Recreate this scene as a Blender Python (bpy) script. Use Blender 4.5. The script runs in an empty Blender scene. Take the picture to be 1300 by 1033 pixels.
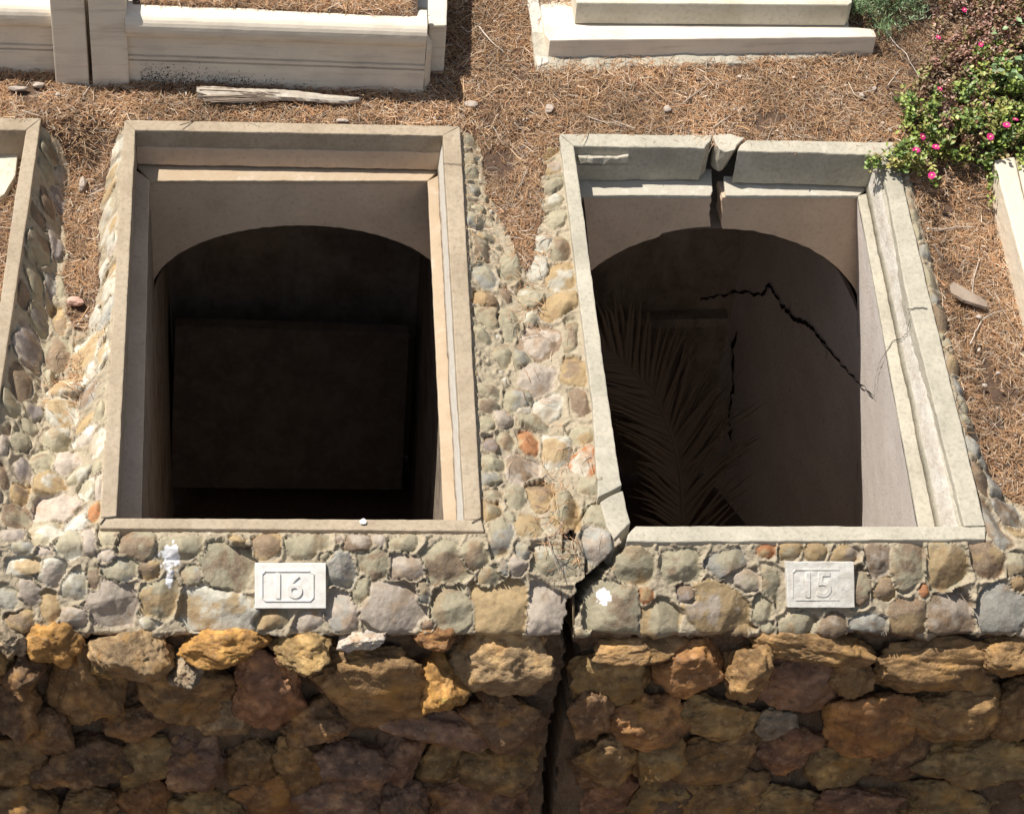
import bpy, bmesh, math, random
import numpy as np
from mathutils import Vector, noise as mn
random.seed(7); RS = np.random.RandomState(11)
scene = bpy.context.scene; COL = scene.collection
# ------------------------------------------------------------------ camera
F = 2528.0; PX, PY = 330.0, 516.5; PITCH = math.radians(40.0); S = math.radians(15.6); TS = math.tan(S)
D = 6.2
CAM = Vector((0.0, -D*math.cos(PITCH), D*math.sin(PITCH)))
FW = Vector((0, math.cos(PITCH), -math.sin(PITCH))); UP = Vector((0, math.sin(PITCH), math.cos(PITCH)))
cd = bpy.data.cameras.new('camera'); cam = bpy.data.objects.new('camera', cd); COL.objects.link(cam)
cam.location = CAM; cam.rotation_euler = (math.pi/2-PITCH, 0, 0)
cd.sensor_width = 36; cd.lens = F/1300*36; cd.shift_x = (650-PX)/1300; cd.clip_end = 500; cd.clip_start = .05
scene.camera = cam
def ray(px, py): return Vector(((px-PX)/F, 0, 0)) + FW - UP*((py-PY)/F)
def P(px, py, h=0.0):                       # point on the slope (h above it)
    d = ray(px, py); t = (CAM.y*TS + h - CAM.z)/(d.z - d.y*TS); return CAM + d*t
def Pv(px, py, y0):                         # point on an upright plane across the slope
    d = ray(px, py); return CAM + d*((y0-CAM.y)/d.y)
def Px(px, py, x0):
    d = ray(px, py); return CAM + d*((x0-CAM.x)/d.x)
def proj(X, Y, Z):
    dy = Y-CAM.y; dz = Z-CAM.z
    dep = dy*math.cos(PITCH) - dz*math.sin(PITCH)
    v = dy*math.sin(PITCH) + dz*math.cos(PITCH)
    return PX + F*(X-CAM.x)/dep, PY - F*v/dep
def lerpn(x, pts):
    a = np.array(pts, float); return np.interp(x, a[:,0], a[:,1])
def sm(x, a, b):
    t = np.clip((x-a)/(b-a), 0, 1); return t*t*(3-2*t)
_T = RS.rand(256, 256)
def vn(x, y, seed=0):
    x = np.asarray(x, float)+seed*17.31; y = np.asarray(y, float)+seed*9.77
    xi = np.floor(x).astype(int); yi = np.floor(y).astype(int); fx = x-xi; fy = y-yi
    fx = fx*fx*(3-2*fx); fy = fy*fy*(3-2*fy)
    g = lambda a, b: _T[(xi+a) % 256, (yi+b) % 256]
    return ((g(0,0)*(1-fx)+g(1,0)*fx)*(1-fy) + (g(0,1)*(1-fx)+g(1,1)*fx)*fy)*2-1
def fbm(x, y, seed=0, o=4):
    s = 0; a = 1; n = 0
    for k in range(o): s = s+a*vn(x*2**k, y*2**k, seed+k*3); n += a; a *= .5
    return s/n
# ------------------------------------------------------------------ materials
def mat(name, col=(.5,.5,.5), rough=.9, attr=False, n1=None, n2=None, bump=(60, .3), bump2=None, spec=.3, trans=0, streak=None):
    m = bpy.data.materials.new(name); m.use_nodes = True; nt = m.node_tree; N = nt.nodes; L = nt.links
    b = N['Principled BSDF']; b.inputs['Roughness'].default_value = rough; b.inputs['Specular IOR Level'].default_value = spec
    tc = N.new('ShaderNodeTexCoord')
    if attr:
        a = N.new('ShaderNodeAttribute'); a.attribute_name = 'Col'; c = a.outputs['Color']
    else:
        r = N.new('ShaderNodeRGB'); r.outputs[0].default_value = (*col, 1); c = r.outputs[0]
    def noise(scale, det=6, rg=.6, sc=None):
        n = N.new('ShaderNodeTexNoise'); n.inputs['Scale'].default_value = scale; n.inputs['Detail'].default_value = det; n.inputs['Roughness'].default_value = rg
        if sc:
            mp = N.new('ShaderNodeMapping'); mp.inputs['Scale'].default_value = sc; L.new(tc.outputs['Object'], mp.inputs[0]); L.new(mp.outputs[0], n.inputs[0])
        else: L.new(tc.outputs['Object'], n.inputs[0])
        return n
    for spec_ in (n1, n2, streak):          # (scale, lo, hi, colour, amount[, stretch])
        if not spec_: continue
        sc, lo, hi, cc, am = spec_[:5]
        n = noise(sc, 7, .65, spec_[5] if len(spec_) > 5 else None)
        mr = N.new('ShaderNodeMapRange'); mr.inputs[1].default_value = lo; mr.inputs[2].default_value = hi; mr.inputs[4].default_value = am
        L.new(n.outputs[0], mr.inputs[0])
        mx = N.new('ShaderNodeMix'); mx.data_type = 'RGBA'; L.new(mr.outputs[0], mx.inputs[0]); L.new(c, mx.inputs[6]); mx.inputs[7].default_value = (*cc, 1)
        c = mx.outputs[2]
    L.new(c, b.inputs['Base Color'])
    prev = None
    for bp in (bump, bump2):
        if not bp: continue
        n = noise(bp[0], 8, .7); bu = N.new('ShaderNodeBump'); bu.inputs['Strength'].default_value = bp[1]; bu.inputs['Distance'].default_value = bp[2] if len(bp) > 2 else .004
        L.new(n.outputs[0], bu.inputs['Height'])
        if prev: L.new(prev, bu.inputs['Normal'])
        prev = bu.outputs[0]
    if prev: L.new(prev, b.inputs['Normal'])
    return m
M = {}
M['conc'] = mat('sandy_concrete', (.42,.34,.245), n1=(7,.4,.7,(.28,.215,.145),.75), n2=(70,.48,.72,(.20,.155,.11),.55), bump=(140,.5,.003), bump2=(25,.3,.006), streak=(5,.55,.8,(.52,.46,.38),.5))
M['conc15'] = mat('pale_concrete', (.485,.44,.35), n1=(7,.4,.7,(.32,.295,.23),.8), n2=(80,.48,.72,(.22,.195,.15),.55), bump=(140,.5,.003), bump2=(22,.35,.006), streak=(4,.55,.8,(.62,.58,.49),.55))
M['render'] = mat('old_render', (.60,.45,.325), n1=(5,.4,.7,(.45,.33,.23),.7), n2=(60,.5,.8,(.18,.14,.11),.4), bump=(90,.5,.003), bump2=(12,.3,.008), streak=(6,.5,.75,(.40,.32,.23),.5,(1,1,.25)))
M['ledge16'] = mat('ochre_plaster_ledge', (.42,.32,.215), n1=(9,.4,.7,(.48,.39,.285),.7), n2=(14,.58,.75,(.62,.55,.46),.55), bump=(90,.5,.004), bump2=(18,.4,.006), streak=(25,.55,.75,(.38,.26,.17),.5))
M['ledge15'] = mat('pale_plaster_ledge', (.47,.43,.35), n1=(9,.4,.7,(.46,.41,.33),.6), n2=(22,.55,.7,(.68,.64,.56),.7), bump=(90,.5,.004), bump2=(18,.4,.006), streak=(16,.6,.8,(.34,.29,.22),.5))
M['white'] = mat('lime_wash', (.60,.56,.49), n1=(14,.45,.7,(.56,.46,.36),.7), n2=(50,.55,.7,(.45,.41,.36),.5), bump=(60,.7,.005), bump2=(14,.5,.008))
M['wash15'] = mat('worn_lime_wash', (.62,.58,.51), n1=(14,.4,.65,(.48,.42,.34),.8), n2=(60,.5,.7,(.40,.28,.22),.5), bump=(60,.8,.006), bump2=(14,.6,.01))
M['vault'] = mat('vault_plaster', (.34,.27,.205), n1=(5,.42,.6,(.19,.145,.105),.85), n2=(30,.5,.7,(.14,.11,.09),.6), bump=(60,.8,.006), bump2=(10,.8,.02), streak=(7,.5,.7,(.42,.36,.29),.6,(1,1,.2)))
M['vault15'] = mat('pebbled_vault_plaster', (.86,.765,.685), n1=(5,.42,.65,(.70,.60,.52),.6), n2=(110,.56,.68,(.26,.19,.15),.8), bump=(120,.8,.004), bump2=(8,.4,.01))
M['slab'] = mat('dark_slab', (.135,.105,.08), n1=(9,.42,.6,(.08,.06,.045),.7), n2=(30,.5,.7,(.18,.145,.115),.5), bump=(40,.6,.006))
M['dark'] = mat('crack_shade_and_lichen', (.02,.015,.012), bump=(40,.6,.01))  # near-black for the shade painted into crack gaps; lichen flecks share it
M['marble'] = mat('weathered_marble', (.76,.67,.54), .6, n1=(6,.45,.75,(.58,.52,.44),.7), n2=(70,.6,.8,(.36,.31,.26),.35), bump=(120,.25,.002), bump2=(14,.2,.005), streak=(9,.5,.78,(.42,.33,.24),.7,(.5,.5,5)))
M['marble2'] = mat('stained_marble', (.68,.59,.46), .6, n1=(5,.45,.7,(.52,.46,.38),.6), n2=(120,.55,.75,(.30,.26,.2),.35), bump=(120,.3,.003), bump2=(14,.2,.005))
M['marble3'] = mat('lichened_limestone', (.60,.55,.45), .8, n1=(5,.45,.7,(.40,.35,.24),.6), n2=(60,.5,.75,(.28,.24,.15),.5), bump=(100,.5,.003), bump2=(14,.3,.005))
M['stone'] = mat('masonry_stone', attr=True, rough=.8, n1=(45,.5,.75,(.18,.12,.07),.45), n2=(170,.5,.75,(.55,.49,.41),.35), bump=(170,.7,.003), bump2=(40,.6,.006))
M['mortar'] = mat('lime_mortar', attr=True, rough=.95, n1=(50,.45,.7,(.24,.18,.12),.5), n2=(200,.5,.8,(.55,.49,.40),.3), bump=(160,.9,.004), bump2=(45,.8,.008))
M['rock'] = mat('rough_quartz_rock', attr=True, rough=.6, n1=(30,.5,.65,(.13,.065,.03),.6), n2=(70,.56,.7,(.60,.44,.27),.45), bump=(110,.9,.006), bump2=(30,.9,.014), streak=(9,.54,.7,(.55,.27,.05),.6), spec=.4)
M['soil'] = mat('soil_litter', (.14,.085,.055), n1=(30,.4,.7,(.08,.05,.035),.7), n2=(120,.5,.7,(.26,.18,.12),.6), bump=(60,1,.01), bump2=(200,1,.005))
M['needle'] = mat('dry_pine_needle', attr=True, rough=.7, bump=None)
M['wood'] = mat('bleached_wood', (.50,.44,.36), n1=(8,.4,.7,(.33,.27,.21),.8,(1,8,8)), n2=(30,.5,.7,(.66,.61,.55),.5), bump=(40,.6,.004))
M['bark'] = mat('dead_twig', (.34,.27,.21), n1=(20,.4,.7,(.20,.14,.10),.7), bump=(80,.5,.003))
M['pale'] = mat('pale_twig', (.58,.50,.42), n1=(20,.4,.7,(.40,.33,.27),.7), bump=(80,.5,.003))
M['leaf'] = mat('leaf', attr=True, rough=.45, bump=None, spec=.5)
M['frond'] = mat('dry_palm_leaf', (.14,.105,.075), rough=.6, bump=None)
M['petal'] = mat('pink_petal', (.80,.04,.26), rough=.5, bump=None)
M['eye'] = mat('flower_centre', (.75,.62,.30), bump=None)
M['plate'] = mat('white_marble_plate', (.78,.755,.70), .5, n1=(12,.45,.7,(.60,.54,.46),.5), n2=(50,.52,.75,(.45,.39,.32),.35), bump=(90,.2,.002))
M['plate15'] = mat('worn_marble_plate', (.68,.65,.59), .7, n1=(14,.4,.65,(.44,.40,.33),.7), n2=(60,.5,.7,(.34,.30,.24),.4), bump=(50,.6,.005), bump2=(20,.4,.006))
M['pebble'] = mat('pale_pebble', (.42,.35,.29), n1=(20,.4,.7,(.42,.35,.30),.7), bump=(60,.5,.004))
M['pink'] = mat('salmon_stone', (.60,.38,.30), n1=(20,.4,.7,(.48,.30,.24),.7), bump=(60,.5,.004))
# ------------------------------------------------------------------ object helpers
def tag(o, label=None, cat=None, group=None, kind=None):
    if label: o['label'] = label
    if cat: o['category'] = cat
    if group: o['group'] = group
    if kind: o['kind'] = kind
    return o
def empty(name, loc, label, cat, group=None):
    o = bpy.data.objects.new(name, None); COL.objects.link(o); o.location = loc; o.empty_display_size = .1
    return tag(o, label, cat, group)
def link(me, name, m, parent=None, smooth=False):
    o = bpy.data.objects.new(name, me); COL.objects.link(o); me.materials.append(m)
    if smooth: me.polygons.foreach_set('use_smooth', [True]*len(me.polygons))
    if parent:
        o.parent = parent; me.transform(parent_inv(parent))
    me.update(); return o
def parent_inv(p):
    from mathutils import Matrix
    loc = Vector((0,0,0))
    while p: loc += p.location; p = p.parent
    return Matrix.Translation(-loc)
def obj(bm, name, m, parent=None, smooth=False):
    me = bpy.data.meshes.new(name); bm.to_mesh(me); bm.free(); return link(me, name, m, parent, smooth)
def npmesh(name, V, Fq, m, parent=None, col=None, smooth=False):
    V = np.asarray(V, np.float32); Fq = np.asarray(Fq, np.int32); k = Fq.shape[1]
    used = np.unique(Fq); remap = np.zeros(len(V), np.int32); remap[used] = np.arange(len(used)); V = V[used]; Fq = remap[Fq]
    me = bpy.data.meshes.new(name); me.vertices.add(len(V)); me.vertices.foreach_set('co', V.ravel())
    me.loops.add(Fq.size); me.loops.foreach_set('vertex_index', Fq.ravel())
    me.polygons.add(len(Fq)); me.polygons.foreach_set('loop_start', np.arange(0, Fq.size, k, dtype=np.int32))
    me.update(calc_edges=True); me.validate()
    if col is not None:
        c = np.asarray(col)[used]; a = me.color_attributes.new('Col', 'FLOAT_COLOR', 'POINT')
        a.data.foreach_set('color', np.hstack([c, np.ones((len(c),1))]).astype(np.float32).ravel())
    return link(me, name, m, parent, smooth)
def rough_up(bm, cut=.018, bev=.004, jit=.0025, freq=18, seed=0):
    if bev: bmesh.ops.bevel(bm, geom=[e for e in bm.edges], offset=bev, segments=2, profile=.6, affect='EDGES')
    for k in range(7):
        L = [e for e in bm.edges if e.calc_length() > cut*1.5]
        if not L: break
        bmesh.ops.subdivide_edges(bm, edges=L, cuts=1, use_grid_fill=True)
    s = Vector((seed*3.1, seed*1.7, seed*.9))
    for v in bm.verts:
        n1 = mn.noise_vector(v.co*freq+s); n2 = mn.noise_vector(v.co*freq*5+s)
        v.co += n1*jit*.45 + n2*jit*.45
    bmesh.ops.triangulate(bm, faces=[f for f in bm.faces if len(f.verts) > 4])
    bm.normal_update()
def prism_bm(top, depth, bm=None, dirv=Vector((0,0,-1)), bot=None):
    bm = bm or bmesh.new()
    a = [bm.verts.new(p) for p in top]; b = [bm.verts.new(q) for q in (bot or [p+dirv*depth for p in top])]
    n = len(a); bm.faces.new(a); bm.faces.new(b[::-1])
    for i in range(n): bm.faces.new((a[i], b[i], b[(i+1) % n], a[(i+1) % n]))
    bmesh.ops.recalc_face_normals(bm, faces=bm.faces[:]); return bm
def prism(name, top, depth, m, parent=None, bot=None, dirv=Vector((0,0,-1)), **kw):
    bm = prism_bm(top, depth, None, dirv, bot); rough_up(bm, **kw); return obj(bm, name, m, parent)
def tube(bm, pts, r0, r1, n=6):
    rings = []
    for i, p in enumerate(pts):
        p = Vector(p); d = (Vector(pts[min(i+1, len(pts)-1)])-Vector(pts[max(i-1, 0)])).normalized()
        a = d.orthogonal().normalized(); b = d.cross(a); r = r0+(r1-r0)*i/(len(pts)-1)
        rings.append([bm.verts.new(p+(a*math.cos(2*math.pi*k/n)+b*math.sin(2*math.pi*k/n))*r) for k in range(n)])
    for i in range(len(rings)-1):
        for k in range(n): bm.faces.new((rings[i][k], rings[i][(k+1) % n], rings[i+1][(k+1) % n], rings[i+1][k]))
    bm.faces.new(rings[0][::-1]); bm.faces.new(rings[-1])
def rockmesh(c, ax, seed, nf=11, sub=4, nz=.12, axes=None):
    bm = bmesh.new(); bmesh.ops.create_icosphere(bm, subdivisions=sub, radius=1)
    rr = random.Random(seed); pl = []
    for k in range(nf):
        n = Vector((rr.gauss(0,1), rr.gauss(0,1), rr.gauss(0,1))).normalized(); pl.append((n, rr.uniform(.58, .92)))
    so = Vector((seed*1.37, seed*.71, seed*2.3))
    for v in bm.verts:
        d = v.co.normalized(); r = 1.08
        for n, q in pl:
            dd = d.dot(n)
            if dd > .05: r = min(r, q/dd)
        r *= 1+nz*mn.noise(d*2.2+so)-nz*.9*abs(mn.noise(d*4+so))-nz*.45*abs(mn.noise(d*10+so))+nz*.3*mn.noise(d*24+so)+nz*.16*mn.noise(d*50+so)
        p = d*r
        v.co = c + (axes[0]*p.x*ax[0]+axes[1]*p.y*ax[1]+axes[2]*p.z*ax[2]) if axes else c+Vector((p.x*ax[0], p.y*ax[1], p.z*ax[2]))
    bm.verts.index_update(); return bm
# ------------------------------------------------------------------ profile of the bank
E = P(700, 690); yE, zE = E.y, E.z
BETA = math.radians(50)
def band_hit(py):
    d = ray(700, py); tb = math.tan(BETA); t = (zE + (CAM.y-yE)*tb - CAM.z)/(d.z-d.y*tb); p = CAM+d*t; return p
LIP = band_hit(806); Lb = math.hypot(LIP.y-yE, LIP.z-zE)
prof = [(-Lb-.09-1.3, LIP.y-.02, LIP.z-1.35), (-Lb-.09, LIP.y+.05, LIP.z-.07), (-Lb-.045, LIP.y+.04, LIP.z-.025), (-Lb, LIP.y, LIP.z)]
prof += [(0, yE, zE), (6, yE+6*math.cos(S), zE+6*math.sin(S))]
prof = np.array(prof)
tt = np.arange(-Lb-1.39, 5.9, .004)
py_ = np.interp(tt, prof[:,0], prof[:,1]); pz_ = np.interp(tt, prof[:,0], prof[:,2])
kern = np.hanning(17); kern /= kern.sum()
py_s = np.convolve(np.pad(py_, 8, 'edge'), kern, 'valid'); pz_s = np.convolve(np.pad(pz_, 8, 'edge'), kern, 'valid')
def prof_at(t): return np.interp(t, tt, py_s), np.interp(t, tt, pz_s)
L17 = [(140,53),(150,52),(250,38),(486,2),(700,-31)]
L16 = [(140,158),(152,158),(250,150),(510,134.5),(675,127)]
R16 = [(140,584),(160,584),(250,590),(510,603),(675,616)]
L15 = [(150,708),(170,710),(250,720),(510,752),(690,780)]
R15 = [(150,1130),(181,1137),(250,1150),(510,1213),(690,1255)]
CRK = [(600,801,0),(655,801,1.0),(668,799,4),(690,790,6),(718,769,8),(738,747,10),(764,729,8),(799,721,6.5),(837,725,9),(863,720,6),(883,714,8),(918,708,7),(944,701,7),(1200,684,6)]
def hfield(px, py):                         # height of the ground relative to the bank's plane
    l17, l16, r16, l15, r15 = [lerpn(py, q) for q in (L17, L16, R16, L15, R15)]
    h = -.012+0*px
    top = sm(py, 135, 175); bot = 1-sm(py, 560, 690)
    u = (px-l17)/(l16-l17); d = .15*(1-sm(py, 330, 640)*.55)
    ch = -d*np.minimum(1, np.minimum(np.clip(u/.30, 0, 1), np.clip((1-u)/.30, 0, 1)))
    h = h + np.where((u > 0) & (u < 1), ch, 0)*top*(1-sm(py, 620, 700))
    u2 = (px-r16)/(l15-r16)
    h = h + np.where((u2 > 0) & (u2 < 1), -.04*np.sin(np.pi*np.clip(u2, 0, 1))**.8, 0)*top*bot
    h = h + np.where(px > r15-30, -.115*sm(px-r15, 2, 52), 0)*sm(py, 150, 260)*(1-.6*sm(py, 560, 700))
    return h
# grid
xa = P(-520, 700).x; xv0 = P(-40, 700).x; xv1 = P(1330, 140).x; xb = xv1+1.5
xs = np.concatenate([np.arange(xa, xv0, .016), np.arange(xv0, xv1, .0041), np.arange(xv1, xb, .016)])
tTop = (P(300, -70).y-yE)/math.cos(S)
t140 = (P(300, 140).y-yE)/math.cos(S)
ts = np.concatenate([np.arange(-Lb-1.35, -Lb-.35, .02), np.arange(-Lb-.35, t140, .0041), np.arange(t140, tTop, .008)])
X, T = np.meshgrid(xs, ts)
dl = .018*vn(X*5, 0*X+3, 5)+.010*vn(X*14, 0*X, 6)          # wavering lower lip of the faced masonry
win = np.exp(-((T+Lb)/.07)**2)
Yb, Zb = prof_at(T+dl*win)
Ya, Za = prof_at(T+.004); Yc, Zc = prof_at(T-.004)
ty, tz = Ya-Yc, Za-Zc; ln = np.hypot(ty, tz)+1e-9; NY, NZ = -tz/ln, ty/ln
pX, pY = proj(X, Yb, Zb)
H = hfield(pX, pY)*sm(T, 0, .1) + 0
Zb = Zb+H
# ------------------------------------------------------------------ the stones, after the photograph
CC = {'g': (.335,.295,.20), 'p': (.40,.335,.27), 'o': (.36,.255,.13), 'b': (.22,.155,.10), 'w': (.47,.44,.36), 'u': (.31,.295,.255), 'r': (.36,.15,.06), 'd': (.22,.185,.17)}
ST = """287,720,66,64,gb 140,768,58,60,pp 155,725,42,32,ug 190,722,28,24,ob 175,690,52,32,gb 232,697,58,30,gb 203,758,54,42,go 246,731,30,24,gu 272,772,98,58,wo 190,789,26,14,wg 94,784,32,30,pu 62,772,24,44,og 24,787,34,26,ob 37,753,26,28,pp 5,757,30,26,gw 121,737,18,34,gb 95,742,30,34,wg 33,720,46,24,wo 66,722,30,40,wp 343,786,42,24,go 391,788,38,26,po 434,774,40,44,pu 435,725,36,44,up 475,715,34,34,gb 518,720,42,36,pp 460,750,24,32,gg 498,771,74,58,pp 538,751,14,32,ug 563,713,56,52,gb 570,771,50,62,gg 543,793,24,14,rb 601,703,36,34,gb 623,731,36,30,go 632,777,66,70,oo
339,691,34,32,ob 388,693,50,34,gg 457,688,34,22,bp 482,687,16,16,pp 510,688,36,18,gg 429,684,12,12,pp 414,705,24,12,gg 300,686,30,12,oo 137,682,24,22,bg 134,706,24,18,wp
808,719,44,46,go 866,718,46,40,gb 919,714,50,30,ug 777,774,64,74,gb 840,786,52,44,og 914,774,86,56,op 818,757,20,24,ro 872,753,28,24,bd 739,807,22,22,gg 695,774,50,66,pp 655,720,26,26,po 703,713,54,44,gw 757,695,34,58,up 967,775,24,40,gg 975,700,26,20,ro 1002,698,28,22,og 1035,700,26,24,oo 1072,703,32,22,op 1112,708,36,40,pb 1094,743,22,46,bg 1124,748,28,32,ob 1151,718,42,56,gb 1201,718,52,60,go 1252,710,46,38,bo 1287,716,22,32,gg 1267,773,58,62,uu 1205,782,54,56,bp 1153,787,46,52,bo 1173,751,12,20,rr 1292,741,18,20,or 1012,791,46,30,go 1056,793,36,32,bp 1102,792,44,32,ub 972,797,20,20,gg 978,742,22,46,gg 950,735,30,26,pg
1239,556,24,34,ub 1244,599,26,40,bb 1267,596,24,36,ug 1287,627,40,34,ub 1262,662,28,72,bu 1297,662,24,36,og 1226,508,18,18,ug 1231,530,22,14,ug 1161,265,16,24,gb 1163,290,14,24,gg 1173,316,16,14,ug 1183,352,20,22,go 1188,377,14,20,gu 1196,402,22,34,ob 1191,423,16,14,gg 1206,438,20,20,pg 1211,458,22,24,po 1221,482,20,22,ug 1252,570,22,24,ub 1296,590,20,30,gu
650,324,26,36,gg 683,324,26,32,ww 712,308,24,30,gb 712,344,34,32,ow 675,359,28,34,gw 710,377,42,30,oo 650,395,28,42,gg 678,391,18,14,wg 687,418,46,42,bp 725,415,16,44,gb 663,441,24,18,gu 729,463,28,40,ob 683,468,44,38,pp 656,496,30,30,gu 697,505,34,38,wp 736,504,20,36,bb 642,359,12,22,bb 691,296,30,18,ww 707,270,24,22,gg 698,183,22,20,oo 701,205,26,20,op 701,226,24,22,go 704,248,20,18,gw
604,273,22,20,ug 612,308,20,26,bg 617,341,28,28,ug 614,372,30,22,ob 617,392,32,24,gb 611,417,18,20,gg 640,440,20,26,gg 620,488,34,14,gb 607,255,18,12,gg 620,291,24,12,og 602,232,16,18,ug 600,212,18,18,gg 598,192,16,20,ug 597,172,16,14,bg
620,508,24,20,gb 639,519,24,26,pp 619,530,20,22,gg 622,556,18,22,bd 642,550,22,22,gb 627,581,32,22,gg 622,602,26,16,gu 627,622,26,12,gg 626,645,26,24,og 636,680,28,48,gu 647,655,16,20,gg 665,508,20,14,ww 681,525,34,18,gg 672,548,24,38,or 707,558,34,38,wo 741,545,28,24,go 744,579,34,34,rw 663,579,40,42,pb 688,617,34,46,ob 655,622,24,28,gg 752,610,30,24,gg 717,642,34,52,og 669,662,34,34,go 756,650,30,32,gg 664,700,20,22,ug 640,720,18,18,ug
69,405,32,44,gb 109,407,42,40,wo 84,450,44,36,wo 132,390,20,40,uw 137,273,20,30,ow 140,296,14,32,pw 137,352,20,44,ow 119,372,18,24,pw 74,486,44,40,wo 129,438,18,36,wo 109,476,24,28,ub 71,359,16,40,ob 74,318,12,28,gg 48,291,22,46,gb 42,329,24,34,gg 48,258,18,22,bb 67,265,18,32,pd 46,374,20,26,gd 28,362,18,30,bb 33,410,28,50,pd 23,466,24,42,bb 43,489,24,24,gd 11,501,26,24,gg 60,316,12,34,ud 58,436,12,26,gg 112,440,12,28,pw 61,173,20,26,gb 74,183,12,24,pu 56,196,14,24,gg 70,213,18,34,pd 58,231,16,26,bb 147,173,18,26,ww 142,196,18,24,wo 137,218,18,20,wo 134,243,20,26,gw 128,320,16,24,ww
70,528,34,32,gw 107,534,30,20,wp 104,513,18,20,oo 127,515,14,30,bg 52,558,26,34,gb 84,561,34,24,pp 124,551,16,34,ww 99,584,34,24,gw 61,589,36,26,ow 123,585,12,22,gg 28,574,20,26,pd 67,622,58,40,pp 109,609,22,26,wg 124,614,12,32,pp 24,604,22,28,ob 119,645,16,26,or 96,652,28,38,uw 55,665,46,44,gw 20,640,34,36,bg 19,673,34,26,pd 88,688,38,34,wg 114,685,18,32,pp 27,695,28,16,ug 57,700,28,16,pp 5,548,12,44,pp 23,538,24,26,gg 3,594,12,34,bb 35,515,20,18,bg"""
stones = []
for s in ST.split():
    a = s.split(','); px, py, w, h = map(float, a[:4]); c = a[4]
    k = np.argmin(np.where(T[:,0] > -Lb-.01, (pY[:, len(xs)//2]-py)**2, 1e9))   # first guess, then the nearest grid node
    j = int(np.clip(np.searchsorted(xs, P(px, min(py, 688)).x), 0, len(xs)-1))
    for it in range(6):
        k = int(np.argmin(np.where(T[:,j] > -Lb-.01, np.abs(pY[:,j]-py), 1e9))); j = int(np.argmin(np.abs(pX[k,:]-px)))
    dep = 408.0*(6.2/((Yb[k,j]-CAM.y)*math.cos(PITCH)-(Zb[k,j]-CAM.z)*math.sin(PITCH)))
    fs = .83 if T[k,j] > 0 else 1.0
    stones.append([xs[j], ts[k], w/2/dep*1.15, h/2/dep/fs*1.15, c])
nman = len(stones)
# fill what is left with small chips and, outside the picture, ordinary stones
sx = np.array([s[0] for s in stones]); st = np.array([s[1] for s in stones]); sa = np.array([s[2] for s in stones]); sb = np.array([s[3] for s in stones])
cand = RS.rand(9000, 2); add = []
for cx, ct in cand:
    x = xa+cx*(xb-xa); t = -Lb+ct*(Lb+2.2)
    px0, _ = proj(x, *[float(q) for q in prof_at(t)])
    inview = -10 < px0 < 1300
    r = random.uniform(.008, .014) if inview else random.uniform(.03, .055)
    q = np.sqrt(((x-sx)/(sa+r*.9))**2+((t-st)/(sb+r*.9))**2).min()
    if q > (1.2 if inview else 1.0):
        c = random.choice(['gb','gg','og','pw','wg','bb','ug','ww','gu']); stones.append([x, t, r*random.uniform(.8,1.3), r*random.uniform(.8,1.3), c])
        sx = np.append(sx, x); st = np.append(st, t); sa = np.append(sa, stones[-1][2]); sb = np.append(sb, stones[-1][3])
wx = X+.007*fbm(X*26, T*26, 2)+.003*vn(X*70, T*70, 8)+.0005*vn(X*120, T*120, 9); wt = T+.007*fbm(X*26+50, T*26, 3)+.003*vn(X*70, T*70, 12)+.0005*vn(X*120, T*120, 13)
D1 = np.full(X.shape, 9.); D2 = np.full(X.shape, 9.); ID = np.full(X.shape, -1)
for i, (x, t, a, b, c) in enumerate(stones):
    j0, j1 = np.searchsorted(xs, [x-2.2*a-.03, x+2.2*a+.03]); k0, k1 = np.searchsorted(ts, [t-2.2*b-.03, t+2.2*b+.03])
    if j1 <= j0 or k1 <= k0: continue
    rr = random.Random(i); th = rr.uniform(-.3, .3); pw = rr.uniform(2.2, 4.2)
    u = wx[k0:k1, j0:j1]-x; v = wt[k0:k1, j0:j1]-t
    u, v = (u*math.cos(th)+v*math.sin(th))/a, (-u*math.sin(th)+v*math.cos(th))/b
    d = (np.abs(u)**pw+np.abs(v)**pw)**(1/pw)
    for q in range(5):                       # a few flat cuts per stone
        an = rr.uniform(0, 6.28); d = np.maximum(d, (u*math.cos(an)+v*math.sin(an))*rr.uniform(.98, 1.28))
    o1 = D1[k0:k1, j0:j1]; o2 = D2[k0:k1, j0:j1]; oi = ID[k0:k1, j0:j1]
    new = d < o1
    o2[...] = np.where(new, o1, np.minimum(o2, d)); o1[...] = np.where(new, d, o1); oi[...] = np.where(new, i, oi)
size = np.array([min(s[2], s[3]) for s in stones]+[.01])[ID]
man = ID < nman
edge = np.minimum((np.where(man, 1.10, 1.0)-D1), (D2-D1)*.55)*size            # metres inside the stone's outline
isst = (edge > .0021) & (T > -Lb-.012)
dome = 1-np.clip(D1/1.1, 0, 1)**2
rid = ID % 97
cxs = np.array([s[0] for s in stones]+[0])[ID]; cts = np.array([s[1] for s in stones]+[0])[ID]
hs = (.005+.007*((rid*37 % 11)/11))*sm(edge, .0008, .0045)+np.minimum(size*.26, .010)*dome*(.4+.9*((rid*53 % 7)/7))
for q in range(3):                          # broken faces: creases that fall away to one side of the stone
    an = rid*2.399+q*2.1+ID*.37; off = size*(((rid*(31+q*8)) % 19)/19*.9-.25); sl_ = .10+.38*(((rid*(17+q*6)) % 13)/13)
    hs = hs - sl_*np.maximum(0, (X-cxs)*np.cos(an)+(T-cts)*np.sin(an)-off+.0035*vn(X*45, T*45, 24+q))
hs = np.maximum(hs, -.002+.3*hs)+.0016*fbm(X*38, T*38+rid, 22)+.0013*fbm(X*120, T*120, 21)
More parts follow.
